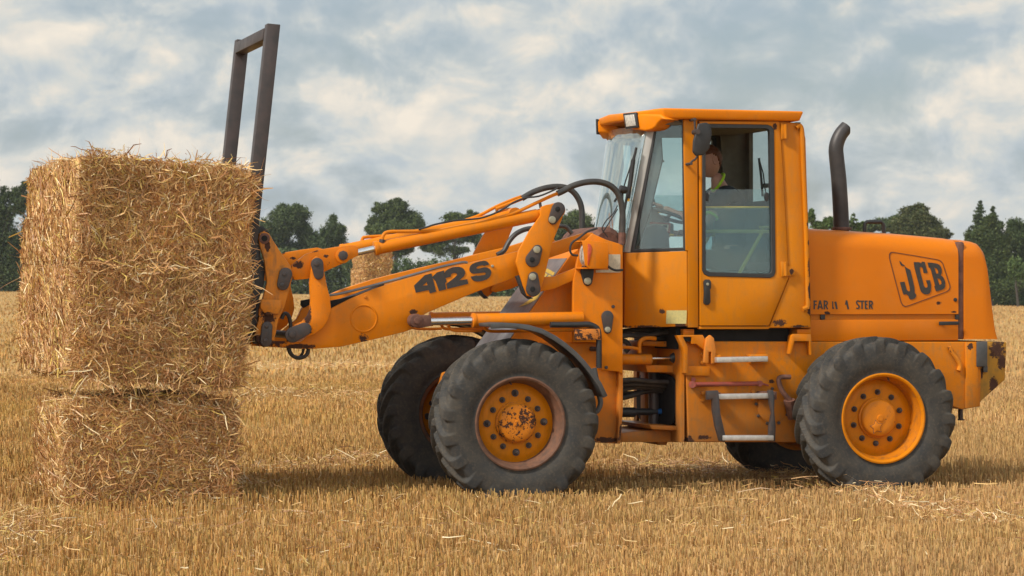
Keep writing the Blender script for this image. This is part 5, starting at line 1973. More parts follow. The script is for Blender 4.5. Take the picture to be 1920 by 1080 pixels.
# shirt
sl_n = shn.lerp(eln, 0.62)
sl_f = shf.lerp(elf, 0.62)
nd = [(hipc + Vector((0, 0, 0.02)), 0.145), (hipc.lerp(chest, 0.5), 0.14), (chest, 0.15), (chest.lerp(NK, 0.62) + Vector((0.03, 0, 0.0)), 0.115),
      (shn, 0.068), (sl_n, 0.058), (shf, 0.068), (sl_f, 0.058), (P(1357, 345, 0.0), 0.074)]
ed = [(0, 1), (1, 2), (2, 3), (3, 4), (4, 5), (3, 6), (6, 7), (3, 8)]
sm = skin_mesh('shirt', nd, ed, shirt_m)
shirt = obj('shirt', sm, shirt_m, person)
nd = [(hipc + Vector((0.02, 0, -0.01)), (0.15, 0.12)), (hipc + Vector((-0.1, -0.11, -0.02)), 0.093), (kneen, 0.070), (ankn, 0.052), (hipc + Vector((-0.1, 0.11, -0.02)), 0.093), (kneef, 0.070), (ankf, 0.052)]
tm = skin_mesh('trousers', nd, [(0, 1), (1, 2), (2, 3), (0, 4), (4, 5), (5, 6)], jean_m)
obj('trousers', tm, jean_m, person)
b = MB()
col_c = P(1346, 342, 0.0)
dn = (HD - NK).normalized()
ta = Vector((0.55, 0, 0.85)).normalized()
b.tube([col_c + ta * 0.088 * math.cos(a) + Vector((0, 1, 0)) * 0.084 * math.sin(a) for a in [2 * math.pi * k / 20 for k in range(20)]], 0.012, 8, smooth=0, closed=True)
b.build('collar', lime_m, person)
b = MB()
for (c_, s_, e_) in ((sl_n, shn, eln), (sl_f, shf, elf)):
    d_ = (e_ - s_).normalized()
    b.cyl(c_ - d_ * 0.006, c_ + d_ * 0.012, 0.0615, 0.0585, 20)
b.build('sleeve_hem', lime_m, person)

# ================================================================ STRAW BALES
def attr_mat(name, rough=0.75, trans=0.0, spec=0.25, nscale=0, gain=1.0):
    m, t, b, co, out = mat_new(name)
    a = N(t, 'ShaderNodeAttribute', attribute_name='shade')
    c = a.outputs['Color']
    if nscale:
        f = ramp(t, noise(t, co, nscale, 5, 0.6), [(0.3, 0.72), (0.7, 1.15)])
        c = vec(t, 'MULTIPLY', c, f)
    L(t, c, b.inputs['Base Color'])
    b.inputs['Roughness'].default_value = rough
    b.inputs['Specular IOR Level'].default_value = spec
    if trans > 0:
        tl = N(t, 'ShaderNodeBsdfTranslucent')
        L(t, c, tl.inputs[0])
        mx = N(t, 'ShaderNodeMixShader')
        mx.inputs[0].default_value = trans
        L(t, b.outputs[0], mx.inputs[1])
        L(t, tl.outputs[0], mx.inputs[2])
        L(t, mx.outputs[0], out.inputs[0])
    return m


M['twine'] = plain('baler_twine', (0.42, 0.20, 0.09), 0.6, 0, 0.3, 30, 0.0)
M['straw'] = attr_mat('straw', 0.42, 0.14, 0.4)
M['stubble'] = attr_mat('stubble_straw', 0.65, 0.12, 0.12)
M['leaf'] = attr_mat('leaves', 0.6, 0.18, 0.25)
PAL = np.array([(0.82, 0.56, 0.27), (0.66, 0.39, 0.18), (0.52, 0.27, 0.125), (0.36, 0.17, 0.075), (0.70, 0.52, 0.16), (0.92, 0.77, 0.54), (0.60, 0.33, 0.18), (0.76, 0.49, 0.23)])
PALP = np.array([0.15, 0.19, 0.17, 0.12, 0.09, 0.06, 0.12, 0.10])


def wav(p, f, seed):
    """smooth pseudo noise from -1 to 1 for an (n, 3) array"""
    r_ = np.random.default_rng(seed)
    o = np.zeros(len(p))
    for i in range(6):
        k = r_.normal(size=3)
        k = k / np.linalg.norm(k) * f * (0.6 + 0.35 * i)
        o += np.sin(p @ k + r_.uniform(0, 6.28)) / (1 + 0.35 * i)
    return o / 3.2


def ribbons(P0, T, Nn, ln, wd, bend, droop=0.0, seg=3, side=None):
    """strips: start, direction, outward normal, length, width, bend amount -> verts, quads"""
    n = len(P0)
    B = np.cross(Nn, T)
    B /= np.linalg.norm(B, axis=1, keepdims=True) + 1e-9
    tw = rng.uniform(-1.0, 1.0, n)[:, None]
    Wd = B * np.cos(tw) + Nn * np.sin(tw)
    V = np.zeros((n, seg + 1, 2, 3))
    kink = rng.integers(1, seg, n)
    ka = rng.normal(0, 1, n) * bend * 1.1              # even curl
    kk = rng.normal(0, 1, n) * bend * 1.3              # one sharp bend
    kn = rng.normal(0, 1, n) * bend * 0.5
    c = P0.copy()
    for i in range(seg + 1):
        q = i / seg
        if i:
            ph = (ka * q + np.where(i > kink, kk, 0.0))[:, None]
            pn = (kn * q)[:, None]
            d = T * np.cos(ph) + B * np.sin(ph) + Nn * np.sin(pn)
            d[:, 2] -= droop * q
            d /= np.linalg.norm(d, axis=1, keepdims=True)
            c = c + d * (ln / seg)[:, None]
        w = wd * (1.0 if i < seg else 0.5)
        V[:, i, 0] = c - Wd * (w / 2)[:, None]
        V[:, i, 1] = c + Wd * (w / 2)[:, None]
    idx = np.arange(n * (seg + 1) * 2).reshape(n, seg + 1, 2)
    q = np.stack([idx[:, :-1, 0], idx[:, :-1, 1], idx[:, 1:, 1], idx[:, 1:, 0]], -1).reshape(-1, 4)
    return V.reshape(-1, 3), q


def straw_colors(n, seg, dark=1.0, pale=0.0):
    p = PALP.copy()
    p[5] += pale
    p /= p.sum()
    c = PAL[rng.choice(len(PAL), n, p=p)] * np.array([[0.96, 0.95, 0.84]]) * rng.uniform(0.78, 1.12, (n, 1)) * dark
    return np.repeat(c, seg, axis=0)


def bale_mesh(name, w, d, h, ns, seed, wscale=1.0, lscale=1.0, back=True, lumps=0.028):
    hs = np.array([w / 2, d / 2, h / 2])

    def warp(p):
        a = p / hs
        m_ = np.abs(a).max(axis=1)
        r_ = (np.abs(a) ** 18).sum(axis=1) ** (1 / 18)
        q = p * (m_ / np.maximum(r_, 1e-6))[:, None]
        n_ = q / hs
        n_ = n_ * np.abs(n_) ** 4
        n_ /= np.linalg.norm(n_, axis=1, keepdims=True) + 1e-9
        # packed flakes bulge between the strings, strings pull in
        bulge = wav(q, 5.0, seed) * lumps * 1.5 + wav(q, 15, seed + 1) * lumps * 0.75
        str_ = -0.022 * np.exp(-((np.abs(q[:, 0]) - w * 0.33) / 0.022) ** 2) * (np.abs(n_[:, 0]) < 0.7)
        gz_ = np.abs(((q[:, 2] / h * 4) % 1.0) - 0.5)             # four strings round the bale pull the straw in
        str_ = str_ - 0.045 * np.exp(-((0.5 - gz_) / 0.075) ** 2) * (np.abs(n_[:, 2]) < 0.6) * np.where(np.abs(n_[:, 0]) > 0.6, 1.0, 0.45)
        # rounded, pulled-in upper and lower rims: a shadow line where bales meet
        rim = np.clip((np.abs(p[:, 2]) / hs[2] - 0.80) / 0.20, 0, 1)
        str_ = str_ - (0.080 + 0.03 * wav(q, 6, seed + 8)) * rim ** 3 * (np.abs(n_[:, 2]) < 0.75)
        return q + n_ * (bulge + str_)[:, None], n_
    # core
    g = 26
    vs, fs = [], []
    base = 0
    u = np.linspace(-1, 1, g)
    A, B = np.meshgrid(u, u, indexing='ij')
    for ax in range(3):
        for s in (-1, 1):
            pts = np.zeros((g * g, 3))
            o = [k for k in range(3) if k != ax]
            pts[:, ax] = s
            pts[:, o[0]] = A.ravel()
            pts[:, o[1]] = B.ravel()
            vs.append(pts * hs * 0.985)
            idx = np.arange(g * g).reshape(g, g) + base
            q = np.stack([idx[:-1, :-1], idx[1:, :-1], idx[1:, 1:], idx[:-1, 1:]], -1).reshape(-1, 4)
            if (s > 0) != (ax == 1):
                q = q[:, ::1]
            else:
                q = q[:, ::-1]
            fs.append(q)
            base += g * g
    V = np.concatenate(vs)
    V, _ = warp(V)
    F = np.concatenate(fs)
    C = np.tile(np.array([[0.30, 0.155, 0.07]]), (len(F), 1)) * rng.uniform(0.6, 1.35, (len(F), 1))  # core colour darkened so the gaps between strands look shaded
    allV, allF, allC = [V], [F], [C]
    off = len(V)
    faces = [(1, -1, 0.36), (0, -1, 0.27), (2, 1, 0.13), (0, 1, 0.11), (2, -1, 0.05)] + ([(1, 1, 0.08)] if back else [])
    for ax, s, fr in faces:
        n = int(ns * fr)
        p = rng.uniform(-1, 1, (n, 3))
        p[:, ax] = s
        p = p * hs
        q, nn = warp(p)
        o = [k for k in range(3) if k != ax]
        nf = np.zeros((n, 3))
        nf[:, ax] = s
        nrm_ = nn * 0.55 + nf * 0.45
        nrm_ /= np.linalg.norm(nrm_, axis=1, keepdims=True)
        # packing direction changes from flake to flake
        if ax == 1:
            ang = rng.uniform(0, 2 * math.pi, n)
            ang = np.where(rng.random(n) < 0.55, math.pi / 2 + wav(q, 5, seed + 5) * 1.5 + rng.normal(0, 0.5, n), ang)
            ln = np.exp(rng.normal(-2.40, 0.45, n)) * lscale
            bend = 0.55
            dark = 1.0 + 0.26 * wav(q, 6, seed + 9)
        elif ax == 0:
            ang = math.pi / 2 + rng.normal(0, 0.35, n)
            ang = np.where(rng.random(n) < 0.25, rng.uniform(0, 2 * math.pi, n), ang)
            ln = np.exp(rng.normal(-2.75, 0.45, n)) * lscale
            bend = 0.35
            dark = 1.0 + 0.18 * np.sin(q[:, 1] * 44 + wav(q, 8, seed + 3) * 2.5)
        else:
            ang = rng.uniform(0, 2 * math.pi, n)
            ln = np.exp(rng.normal(-2.35, 0.45, n)) * lscale
            bend = 0.5
            dark = np.ones(n)
        e0 = np.zeros((n, 3))
        e0[:, o[0]] = 1
        e1 = np.zeros((n, 3))
        e1[:, o[1]] = 1
        T = e0 * np.cos(ang)[:, None] + e1 * np.sin(ang)[:, None]
        lift = np.abs(rng.normal(0.04, 0.16, n))
        fly = rng.random(n) < 0.018
        lift = np.where(fly, rng.uniform(0.3, 1.2, n), lift)
        ln = np.where(fly, ln * 1.25, ln)
        T = T + nrm_ * lift[:, None]
        T /= np.linalg.norm(T, axis=1, keepdims=True)
        st = q + nrm_ * rng.uniform(-0.012, 0.016, n)[:, None] - T * (ln * 0.5)[:, None] * np.where(fly, 0.0, 1.0)[:, None]
        wd = np.where(rng.random(n) < 0.3, rng.uniform(0.008, 0.013, n), rng.uniform(0.004, 0.008, n)) * wscale
        ln = np.minimum(ln, 0.34 * lscale)
        rv, rq = ribbons(st, T, nrm_, ln, wd, bend, 0.10, seg=4)
        allV.append(rv)
        allF.append(rq + off)
        off += len(rv)
        allC.append(straw_colors(n, 4, 1.0) * np.repeat(dark, 4)[:, None])
    # torn tufts hanging from the lower near edge and lying along the upper rim
    n = int(ns * 0.022)
    for zz in (-1, 1):
        p = np.stack([rng.uniform(-1, 1, n) * hs[0], -hs[1] + rng.normal(0, 0.02, n), np.full(n, zz * hs[2]) + rng.normal(0, 0.02, n)], 1)
        q, nn = warp(p)
        T = np.stack([rng.normal(0, 0.8, n), -np.abs(rng.normal(0.3, 0.3, n)), rng.normal(-0.25 if zz < 0 else 0.05, 0.35, n)], 1)
        T /= np.linalg.norm(T, axis=1, keepdims=True)
        ln = np.exp(rng.normal(-2.25, 0.4, n)) * lscale
        Nn = np.tile(np.array([[0, -1.0, 0.1]]), (n, 1))
        rv, rq = ribbons(q, T, Nn, np.minimum(ln, 0.32), rng.uniform(0.005, 0.010, n) * wscale, 0.6, 0.25)
        allV.append(rv)
        allF.append(rq + off)
        off += len(rv)
        allC.append(straw_colors(n, 3, 1.0, 0.08))
    tw = []
    for k in (-1, 0, 1):
        z = h * 0.25 * k
        per = []
        for (ax_, ay_, bx_, by_) in ((-1, -1, 1, -1), (1, -1, 1, 1), (1, 1, -1, 1), (-1, 1, -1, -1)):
            for i in range(14):
                f = i / 14
                per.append((ax_ + (bx_ - ax_) * f, ay_ + (by_ - ay_) * f, z / hs[2]))
        q, nn = warp(np.array(per) * hs)
        tw.append([tuple(c) for c in q + nn * 0.007])
    return np.concatenate(allV), np.concatenate(allF), np.concatenate(allC), tw


def place_bale(V, F, C, tw, loc, yaw, tilt, label, group=None, strings=True):
    o = npmesh('straw_bale', V, F, M['straw'], None, C)
    for path in tw if strings else ():
        b = MB()
        b.tube(path, 0.0035, 5, smooth=0, closed=True)
        b.build('twine', M['twine'], o)
    o.rotation_mode = 'XYZ'
    o.matrix_world = Matrix.Translation(loc) @ Matrix.Rotation(yaw, 4, 'Z') @ Matrix.Rotation(tilt, 4, 'Y')
    return tag(o, label, 'straw bale', group)


def proj(p):
    d = p - CAMP
    z = d.dot(FWD)
    return 960 + FPX * d.dot(RGT) / z, 540 - FPX * d.dot(UPV) / z


def fit_bale(uR, vB, y, uL, yaw, tilt, h, d):
    """box whose near right bottom corner is seen at (uR, vB) and near left edge at uL"""
    e = Matrix.Rotation(yaw, 3, 'Z') @ Matrix.Rotation(tilt, 3, 'Y')
    ex, ey, ez = e @ Vector((1, 0, 0)), e @ Vector((0, 1, 0)), e @ Vector((0, 0, 1))
    c = P(uR, vB, y)
    lo_, hi = 0.5, 3.0
    for _ in range(40):
        m_ = (lo_ + hi) / 2
        if proj(c - ex * m_)[0] > uL:
            lo_ = m_
        else:
            hi = m_
    w = lo_
    return w, c - ex * (w / 2) + ey * (d / 2) + ez * (h / 2), ez


BY, BT = R(5.0), R(3.6)
w, cen, ez = fit_bale(458, 719, -0.92, 126, BY, BT, 0.84, 2.2)
V, F, C, TW = bale_mesh('b', w, 2.2, 0.85, 46000, 3)
place_bale(V, F, C, TW, cen, BY, BT, 'lower of the two straw bales held up on the loader fork', 'large straw bales at the loader')
V, F, C, TW = bale_mesh('b', w * 0.99, 2.15, 0.85, 46000, 23)
c2 = cen + ez * 0.835
place_bale(V, F, C, TW, c2 + Vector((0.0, 0.02, 0)), BY + R(0.6), BT + R(1.4), 'topmost straw bale of the stack held on the loader fork', 'large straw bales at the loader')
w3, cen3, ez3 = fit_bale(450, 940, -0.92, 122, R(0.5), 0.0, 0.90, 2.0)
V, F, C, TW = bale_mesh('b', w3, 2.0, 0.83, 46000, 43)
gb = place_bale(V, F, C, TW, Vector((cen3.x, cen3.y, 0.425)), R(0.5), 0.0, 'straw bale standing on the stubble under the two lifted bales', 'large straw bales at the loader')


# ================================================================ FIELD
def gz(X, Z):
    t = np.clip((np.asarray(Z, float) - 60) / 290, 0, 1)
    t = t * t * (3 - 2 * t)
    return t * (1.15 - 0.0155 * np.clip(X, -130, 130))


def frame_obj(o):
    """local x = to the right of the picture plane, local y = away"""
    o.location = (CAMP.x, CAMP.y, 0)
    o.rotation_euler = (0, 0, -TH)
    return o


xs = np.concatenate([np.linspace(-1500, -150, 12), np.linspace(-130, 130, 53), np.linspace(150, 1500, 12)])
zs = np.concatenate([np.linspace(-80, 50, 27), np.linspace(60, 420, 61), np.geomspace(450, 3500, 14)])
XX, ZZ = np.meshgrid(xs, zs, indexing='ij')
gv = np.stack([XX.ravel(), ZZ.ravel(), gz(XX, ZZ).ravel()], 1)
idx = np.arange(len(xs) * len(zs)).reshape(len(xs), len(zs))
gq = np.stack([idx[:-1, :-1], idx[1:, :-1], idx[1:, 1:], idx[:-1, 1:]], -1).reshape(-1, 4)
m, t, bs, co, _ = mat_new('harvested_ground')
fine = noise(t, co, 9, 6, 0.7)
streak = noise(t, vec(t, 'MULTIPLY', co, (0.10, 0.35, 1)), 1.0, 6, 0.6)
band = noise(t, vec(t, 'MULTIPLY', co, (0.02, 0.09, 1)), 1.0, 4, 0.6, 0.4)
mott = noise(t, vec(t, 'MULTIPLY', co, (1.6, 0.5, 1)), 1.0, 6, 0.7)
c = mixc(t, ramp(t, streak, [(0.35, 0), (0.65, 1)]), (0.44, 0.275, 0.095), (0.52, 0.34, 0.14))
c = mixc(t, ramp(t, band, [(0.45, 0), (0.6, 0.7)]), c, (0.47, 0.31, 0.11))
c = mixc(t, ramp(t, mott, [(0.42, 0.55), (0.62, 0)]), c, (0.42, 0.26, 0.10))
c = mixc(t, ramp(t, fine, [(0.4, 0.5), (0.6, 0)]), c, (0.34, 0.20, 0.085))
L(t, c, bs.inputs['Base Color'])
bs.inputs['Roughness'].default_value = 0.85
bs.inputs['Specular IOR Level'].default_value = 0.1
bump(t, bs, mth(t, 'ADD', fine, mott), 0.7, 0.06)
tag(frame_obj(npmesh('field', gv, gq, m, smooth=True)), kind='structure')

SC0 = np.array([(0.72, 0.43, 0.165), (0.64, 0.35, 0.125), (0.56, 0.40, 0.145), (0.78, 0.54, 0.27), (0.46, 0.25, 0.09), (0.68, 0.45, 0.16)])


def blades(n, X, Z, hgt, wid, lean=0.12):
    yaw = rng.uniform(0, math.pi, n)
    dx, dy = np.cos(yaw) * wid / 2, np.sin(yaw) * wid / 2
    z0 = gz(X, Z) - 0.01
    lx, ly = rng.normal(0, lean, n) * hgt, rng.normal(0, lean, n) * hgt
    V = np.zeros((n, 6, 3))
    # a folded blade: two faces meeting at an angle
    fx, fy = -np.sin(yaw) * wid * 0.4, np.cos(yaw) * wid * 0.4
    V[:, 0] = np.stack([X - dx, Z - dy, z0], 1)
    V[:, 1] = np.stack([X + fx, Z + fy, z0], 1)
    V[:, 2] = np.stack([X + dx, Z + dy, z0], 1)
    top = np.stack([lx, ly, hgt], 1)
    V[:, 3] = V[:, 2] + top
    V[:, 4] = V[:, 1] + top
    V[:, 5] = V[:, 0] + top
    i = np.arange(n)[:, None] * 6
    q = np.stack([i + [[0, 1, 4, 5]], i + [[1, 2, 3, 4]]], 1).reshape(-1, 4)
    return V.reshape(-1, 3), q


def stub_cols(n, X, Z):
    p2 = np.stack([X, Z, np.zeros(n)], 1)
    g = wav(p2 * [0.35, 1, 1], 0.9, 77)
    g2 = wav(p2, 2.3, 78)
    c = SC0[rng.integers(0, len(SC0), n)] * np.array([[0.75, 0.70, 0.62]]) * rng.uniform(0.60, 1.18, (n, 1))
    c = c * (1 + 0.13 * g2 + 0.14 * wav(p2 * [0.22, 1, 1], 0.75, 79))[:, None]
    # some stretches paler and greyer, some greener
    k = np.clip(g * 0.9, -1, 1)[:, None]
    c = np.where(k > 0, c * (1 - 0.5 * k) + np.array([[0.62, 0.42, 0.20]]) * 0.5 * k, c * (1 + 0.28 * k) - np.array([[0.46, 0.31, 0.07]]) * 0.28 * k)
    # the right-hand side of the field has dried paler
    k = (0.5 + 0.5 * np.tanh((X / np.maximum(Z, 1) - 0.02) * 9))[:, None]
    c = c * (1 - 0.30 * k) + np.array([[0.60, 0.42, 0.235]]) * 0.30 * k
    return np.repeat(c, 2, axis=0)


# near stubble in drilled rows
Vs, Qs, Cs = [], [], []
off = 0
for (z0, z1, dens, hh, ww, jit) in ((13.0, 20.0, 900, 0.115, 0.0068, 0.024), (20.0, 32.0, 560, 0.12, 0.0085, 0.03), (32.0, 52.0, 190, 0.12, 0.014, 0.05), (52.0, 130.0, 16, 0.12, 0.036, 0.10), (130.0, 300.0, 2.2, 0.12, 0.085, 0.1)):
    hw_ = lambda z: z * 0.196 + 2.6
    area = (hw_(z0) + hw_(z1)) * (z1 - z0)
    n = int(area * dens)
    Z = rng.uniform(z0, z1, int(n * 1.35))
    X = rng.uniform(-1, 1, len(Z)) * hw_(z1)
    keep = np.abs(X) < hw_(Z)
    if z1 > 100:
        keep &= rng.random(len(Z)) < np.clip((z1 - Z) / (z1 - z0) + 0.25, 0, 1)
    X, Z = X[keep], Z[keep]
    # rows 12.5 cm apart, drilled along a line slanting across the view
    a = R(12)
    rX, rZ = X * math.cos(a) + Z * math.sin(a), -X * math.sin(a) + Z * math.cos(a)
    if z1 < 53:
        rZ = np.round(rZ / 0.125) * 0.125 + rng.normal(0, jit, len(rZ))
    X, Z = rX * math.cos(a) - rZ * math.sin(a), rX * math.sin(a) + rZ * math.cos(a)
    n = len(X)
    p2 = np.stack([X, Z, np.zeros(n)], 1)
    h = hh * (1 + 0.16 * wav(p2, 1.3, 5) + 0.10 * wav(p2, 4.0, 6)) * rng.uniform(0.62, 1.12, n)
    # flattened in the wheel track and where litter lies
    keep = rng.random(n) < np.clip(1.0 - 0.55 * (wav(p2 * [0.5, 1, 1], 1.7, 8) > 0.42), 0, 1)
    # wheel tracks of the loader: the rear wheels have rolled the straw down behind them
    wp = CAMP.x + X * math.cos(TH) + Z * math.sin(TH), CAMP.y - X * math.sin(TH) + Z * math.cos(TH)
    trk = ((np.abs(np.abs(wp[1]) - 0.93) < 0.24) & (wp[0] > 0.2)) | ((np.abs(np.abs(wp[1] + 4.6 + 0.12 * wp[0]) - 0.93) < 0.2) & (Z < 40)) | (np.abs(np.abs(wp[1] - 9.5 - 0.05 * wp[0]) - 1.0) < 0.25)
    h = np.where(trk, h * 0.45, h)
    keep &= ~(trk & (rng.random(n) < 0.35))
    X, Z, h = X[keep], Z[keep], h[keep]
    n = len(X)
    v_, q_ = blades(n, X, Z, h, rng.uniform(0.7, 1.3, n) * ww)
    Vs.append(v_)
    Qs.append(q_ + off)
    off += len(v_)
    Cs.append(stub_cols(n, X, Z))
tag(frame_obj(npmesh('stubble', np.concatenate(Vs), np.concatenate(Qs), M['stubble'], None, np.concatenate(Cs))),
    'short golden stubble covering the field', 'stubble', kind='stuff')


# loose straw lying on the stubble
def ground_px(u, v):
    d = ray(u, v)
    p = CAMP + d * (-CAMP.z / d.z)
    r_ = p - CAMP
    return r_.dot(RGT), r_.dot(FWD0)


def litter(n, pts, spread, hmean, wmul=1.0, lmul=1.0):
    pts = np.array([ground_px(u, v) for u, v in pts])
    k = rng.integers(0, len(pts) - 1, n) if len(pts) > 1 else np.zeros(n, int)
    f = rng.random(n)[:, None]
    c = pts[k] * (1 - f) + pts[np.minimum(k + 1, len(pts) - 1)] * f
    c = c + rng.normal(0, 1, (n, 2)) * np.array(spread)
    z = gz(c[:, 0], c[:, 1]) + np.abs(rng.normal(hmean, 0.03, n))
    P0 = np.stack([c[:, 0], c[:, 1], z], 1)
    a = rng.uniform(0, 2 * math.pi, n)
    T = np.stack([np.cos(a), np.sin(a), rng.normal(0.0, 0.25, n)], 1)
    T /= np.linalg.norm(T, axis=1, keepdims=True)
    Nn = np.tile(np.array([[0.0, -0.5, 0.87]]), (n, 1))
    ln = np.exp(rng.normal(-2.15, 0.45, n)) * lmul
    return ribbons(P0, T, Nn, np.minimum(ln, 0.5), rng.uniform(0.005, 0.011, n) * wmul, 0.6)


Vs, Qs, Cs = [], [], []
off = 0
for n, pts, sp, hm, pale, dk in (
        (9000, [(960, 1010), (300, 1030), (1600, 1000), (1000, 930), (1200, 900)], (2.6, 2.4), 0.03, 0.0, 0.72),
        (2200, [(-60, 1070), (0, 1000), (30, 980)], (0.30, 0.5), 0.05, 0.03, 0.85),
        (1300, [(1400, 895), (1580, 925), (1700, 960), (1800, 985), (1930, 1005)], (0.22, 0.26), 0.08, 0.10, 1.0),
        (2200, [(1180, 885), (1300, 890), (1420, 905), (1520, 915)], (0.3, 0.35), 0.07, 0.0, 0.9),
        (1500, [(90, 925), (250, 935), (470, 925)], (0.15, 0.12), 0.10, 0.05, 1.0), (1400, [(480, 900), (700, 870), (830, 880)], (0.3, 0.4), 0.08, 0.0, 0.9),
        
        (2500, [(0, 705), (250, 740), (480, 745), (700, 770)], (1.2, 0.5), 0.12, 0.08, 1.05), (1600, [(500, 700), (700, 690)], (1.6, 0.5), 0.13, 0.05, 1.0),
        (1500, [(960, 1000), (400, 980), (1500, 1000), (1000, 940)], (2.2, 1.8), 0.05, 0.0, 0.85), (70, [(300, 1000), (1600, 1010), (960, 950)], (2.0, 1.3), 0.14, 0.3, 1.15)):
    v_, q_ = litter(n, pts, sp, hm, 0.8, 0.8)
    Vs.append(v_)
    Qs.append(q_ + off)
    off += len(v_)
    Cs.append(straw_colors(n, 3, dk, pale))
tag(frame_obj(npmesh('loose_straw', np.concatenate(Vs), np.concatenate(Qs), M['straw'], None, np.concatenate(Cs))),
    'loose straw scattered over the stubble', 'straw', kind='stuff')

# stack of bales far out on the field
zb = 104.0
Xb = (697 - 960) / FPX * zb
gb0 = float(gz(Xb, zb))
yaw_b = -TH + R(28)
hb4 = 0.85
for k in range(4):
    V, F, C, TW = bale_mesh('b', 1.22, 1.05, hb4 * 1.01, 4500, 60 + k, 2.0, 1.1, True, 0.03)
    o = place_bale(V, F, C * np.array([[1.06, 1.06, 1.02]]), TW, CW(Xb + (0.0, 0.03, -0.03, 0.02)[k], zb, gb0 + hb4 * (k + 0.5)), yaw_b + R((1, -1, 2, 0)[k]), 0,
                   ['bottom straw bale of the distant stack in the field', 'second bale from the bottom of the distant straw stack',
                    'second bale from the top of the distant straw stack', 'topmost straw bale of the distant stack in the field'][k], 'stacked straw bales far out in the field', False)


# ================================================================ TREES AND HEDGES
def leaves(blobs, Z, n, size, cols, seed, flat=0.85, depth=0.8, loose=0.0):
    """blobs in photo pixels (u, v, ru, rv) -> leaf quads round the tree's own centre"""
    r_ = np.random.default_rng(seed)
    bl = np.array(blobs, float)
    k_ = Z / FPX
    vol = bl[:, 2] * bl[:, 3]
    pick = r_.choice(len(bl), n, p=vol / vol.sum())
    d = r_.normal(size=(n, 3))
    d /= np.linalg.norm(d, axis=1, keepdims=True)
    rad = r_.random(n) ** 0.42 * (1 + 0.16 * r_.normal(size=n))
    # clumps inside each blob: the crown breaks up into boughs
    c = np.stack([(bl[pick, 0] - 960) * k_, np.zeros(n), 1.68 + (550 - bl[pick, 1]) * k_], 1)
    rr = np.stack([bl[pick, 2] * k_, bl[pick, 2] * k_ * depth, bl[pick, 3] * k_], 1)
    jit = np.random.default_rng(seed + 1).normal(0, 1, len(bl))
    c[:, 1] += jit[pick] * rr[:, 1] * 0.45
    p = c + d * rad[:, None] * rr
    den = wav(p, 2.1, seed + 2) + 0.6 * wav(p, 4.7, seed + 3)
    keep = (den > (-0.42 + loose) - 0.7 * (1 - rad)) | (r_.random(n) < 0.05)
    lump = 1 + 0.20 * wav(p, 1.6, seed + 4)
    p = (c + d * (rad * lump)[:, None] * rr)[keep]
    m_ = len(p)
    a = r_.normal(size=(m_, 3))
    a /= np.linalg.norm(a, axis=1, keepdims=True)
    b_ = r_.normal(size=(m_, 3))
    b_ -= a * (a * b_).sum(1, keepdims=True)
    b_ /= np.linalg.norm(b_, axis=1, keepdims=True)
    s = size * r_.uniform(0.5, 1.25, m_)[:, None] / 2
    V = np.stack([p - a * s, p + b_ * s * 0.6, p + a * s, p - b_ * s * 0.6], 1).reshape(-1, 3)
    q = np.arange(m_ * 4).reshape(m_, 4)
    col = np.array(cols)[r_.integers(0, len(cols), m_)] * r_.uniform(0.7, 1.25, (m_, 1)) * (1 + 0.25 * wav(p, 0.9, seed + 6))[:, None]
    return V, q, col


DARK = [(0.050, 0.080, 0.028), (0.072, 0.106, 0.036), (0.092, 0.122, 0.042)]
MID = [(0.074, 0.104, 0.030), (0.100, 0.130, 0.038), (0.056, 0.082, 0.028)]
OLIVE = [(0.088, 0.108, 0.034), (0.118, 0.120, 0.044), (0.066, 0.086, 0.030)]
LIGHT = [(0.085, 0.135, 0.040), (0.110, 0.160, 0.050), (0.070, 0.110, 0.036)]
bark = plain('bark', (0.055, 0.045, 0.035), 0.85, 0, 0.3, 6, 0.4)


def tree(name, cat, label, blobs, Z, n, size, cols, seed, trunk=True, group='trees along the field edge', loose=0.0, depth=0.8):
    u0 = float(np.average([b_[0] for b_ in blobs], weights=[b_[2] * b_[3] for b_ in blobs]))
    X0 = (u0 - 960) / FPX * Z
    g0 = float(gz(X0, Z))
    base = CW(X0, Z, g0)
    V, q, col = leaves(blobs, Z, n, size, cols, seed, loose=loose, depth=depth)
    V = V - np.array([X0, 0, g0])
    V[:, 2] = np.maximum(V[:, 2], 0.02)
    root = empty(name, base, label, cat, group)
    root.rotation_euler = (0, 0, -TH)
    npmesh('crown' if trunk else 'foliage', V, q, M['leaf'], root, col)
    b = MB()
    top = 1.68 + (550 - min(b_[1] for b_ in blobs)) * Z / FPX - g0
    r0 = 0.035 * top
    r_ = random.Random(seed)
    b.tube([(0, 0, -0.2), (r_.uniform(-.2, .2), 0, top * 0.25), (r_.uniform(-.3, .3), 0, top * 0.5), (0, 0, top * 0.8)], r0, 8, rs=(1.0, 0.3))
    for bl in blobs[::3]:
        cx = (bl[0] - 960) / FPX * Z - X0
        cz = 1.68 + (550 - bl[1]) * Z / FPX - g0
        b.tube([(0, 0, top * r_.uniform(0.25, 0.45)), (cx * 0.5, r_.uniform(-.5, .5), cz * 0.75), (cx, r_.uniform(-1, 1), cz)], r0 * 0.16, 5, rs=(1.0, 0.2))
    b.build('trunk' if trunk else 'stem', bark, root)
    return root


def shatter(bl, n, seed, f=0.62):
    """adds smaller boughs round each blob so the outline is uneven"""
    r_ = random.Random(seed)
    out = []
    for (u, v, ru, rv) in bl:
        out.append((u, v, ru * 0.8, rv * 0.8))
        for _ in range(n):
            a = r_.uniform(0, 2 * math.pi)
            k = r_.uniform(0.55, 0.95)
            s = r_.uniform(0.25, 0.5) * f / 0.62
            out.append((u + math.cos(a) * ru * k, v - math.sin(a) * rv * k, max(4, ru * s), max(4, rv * s)))
    return out


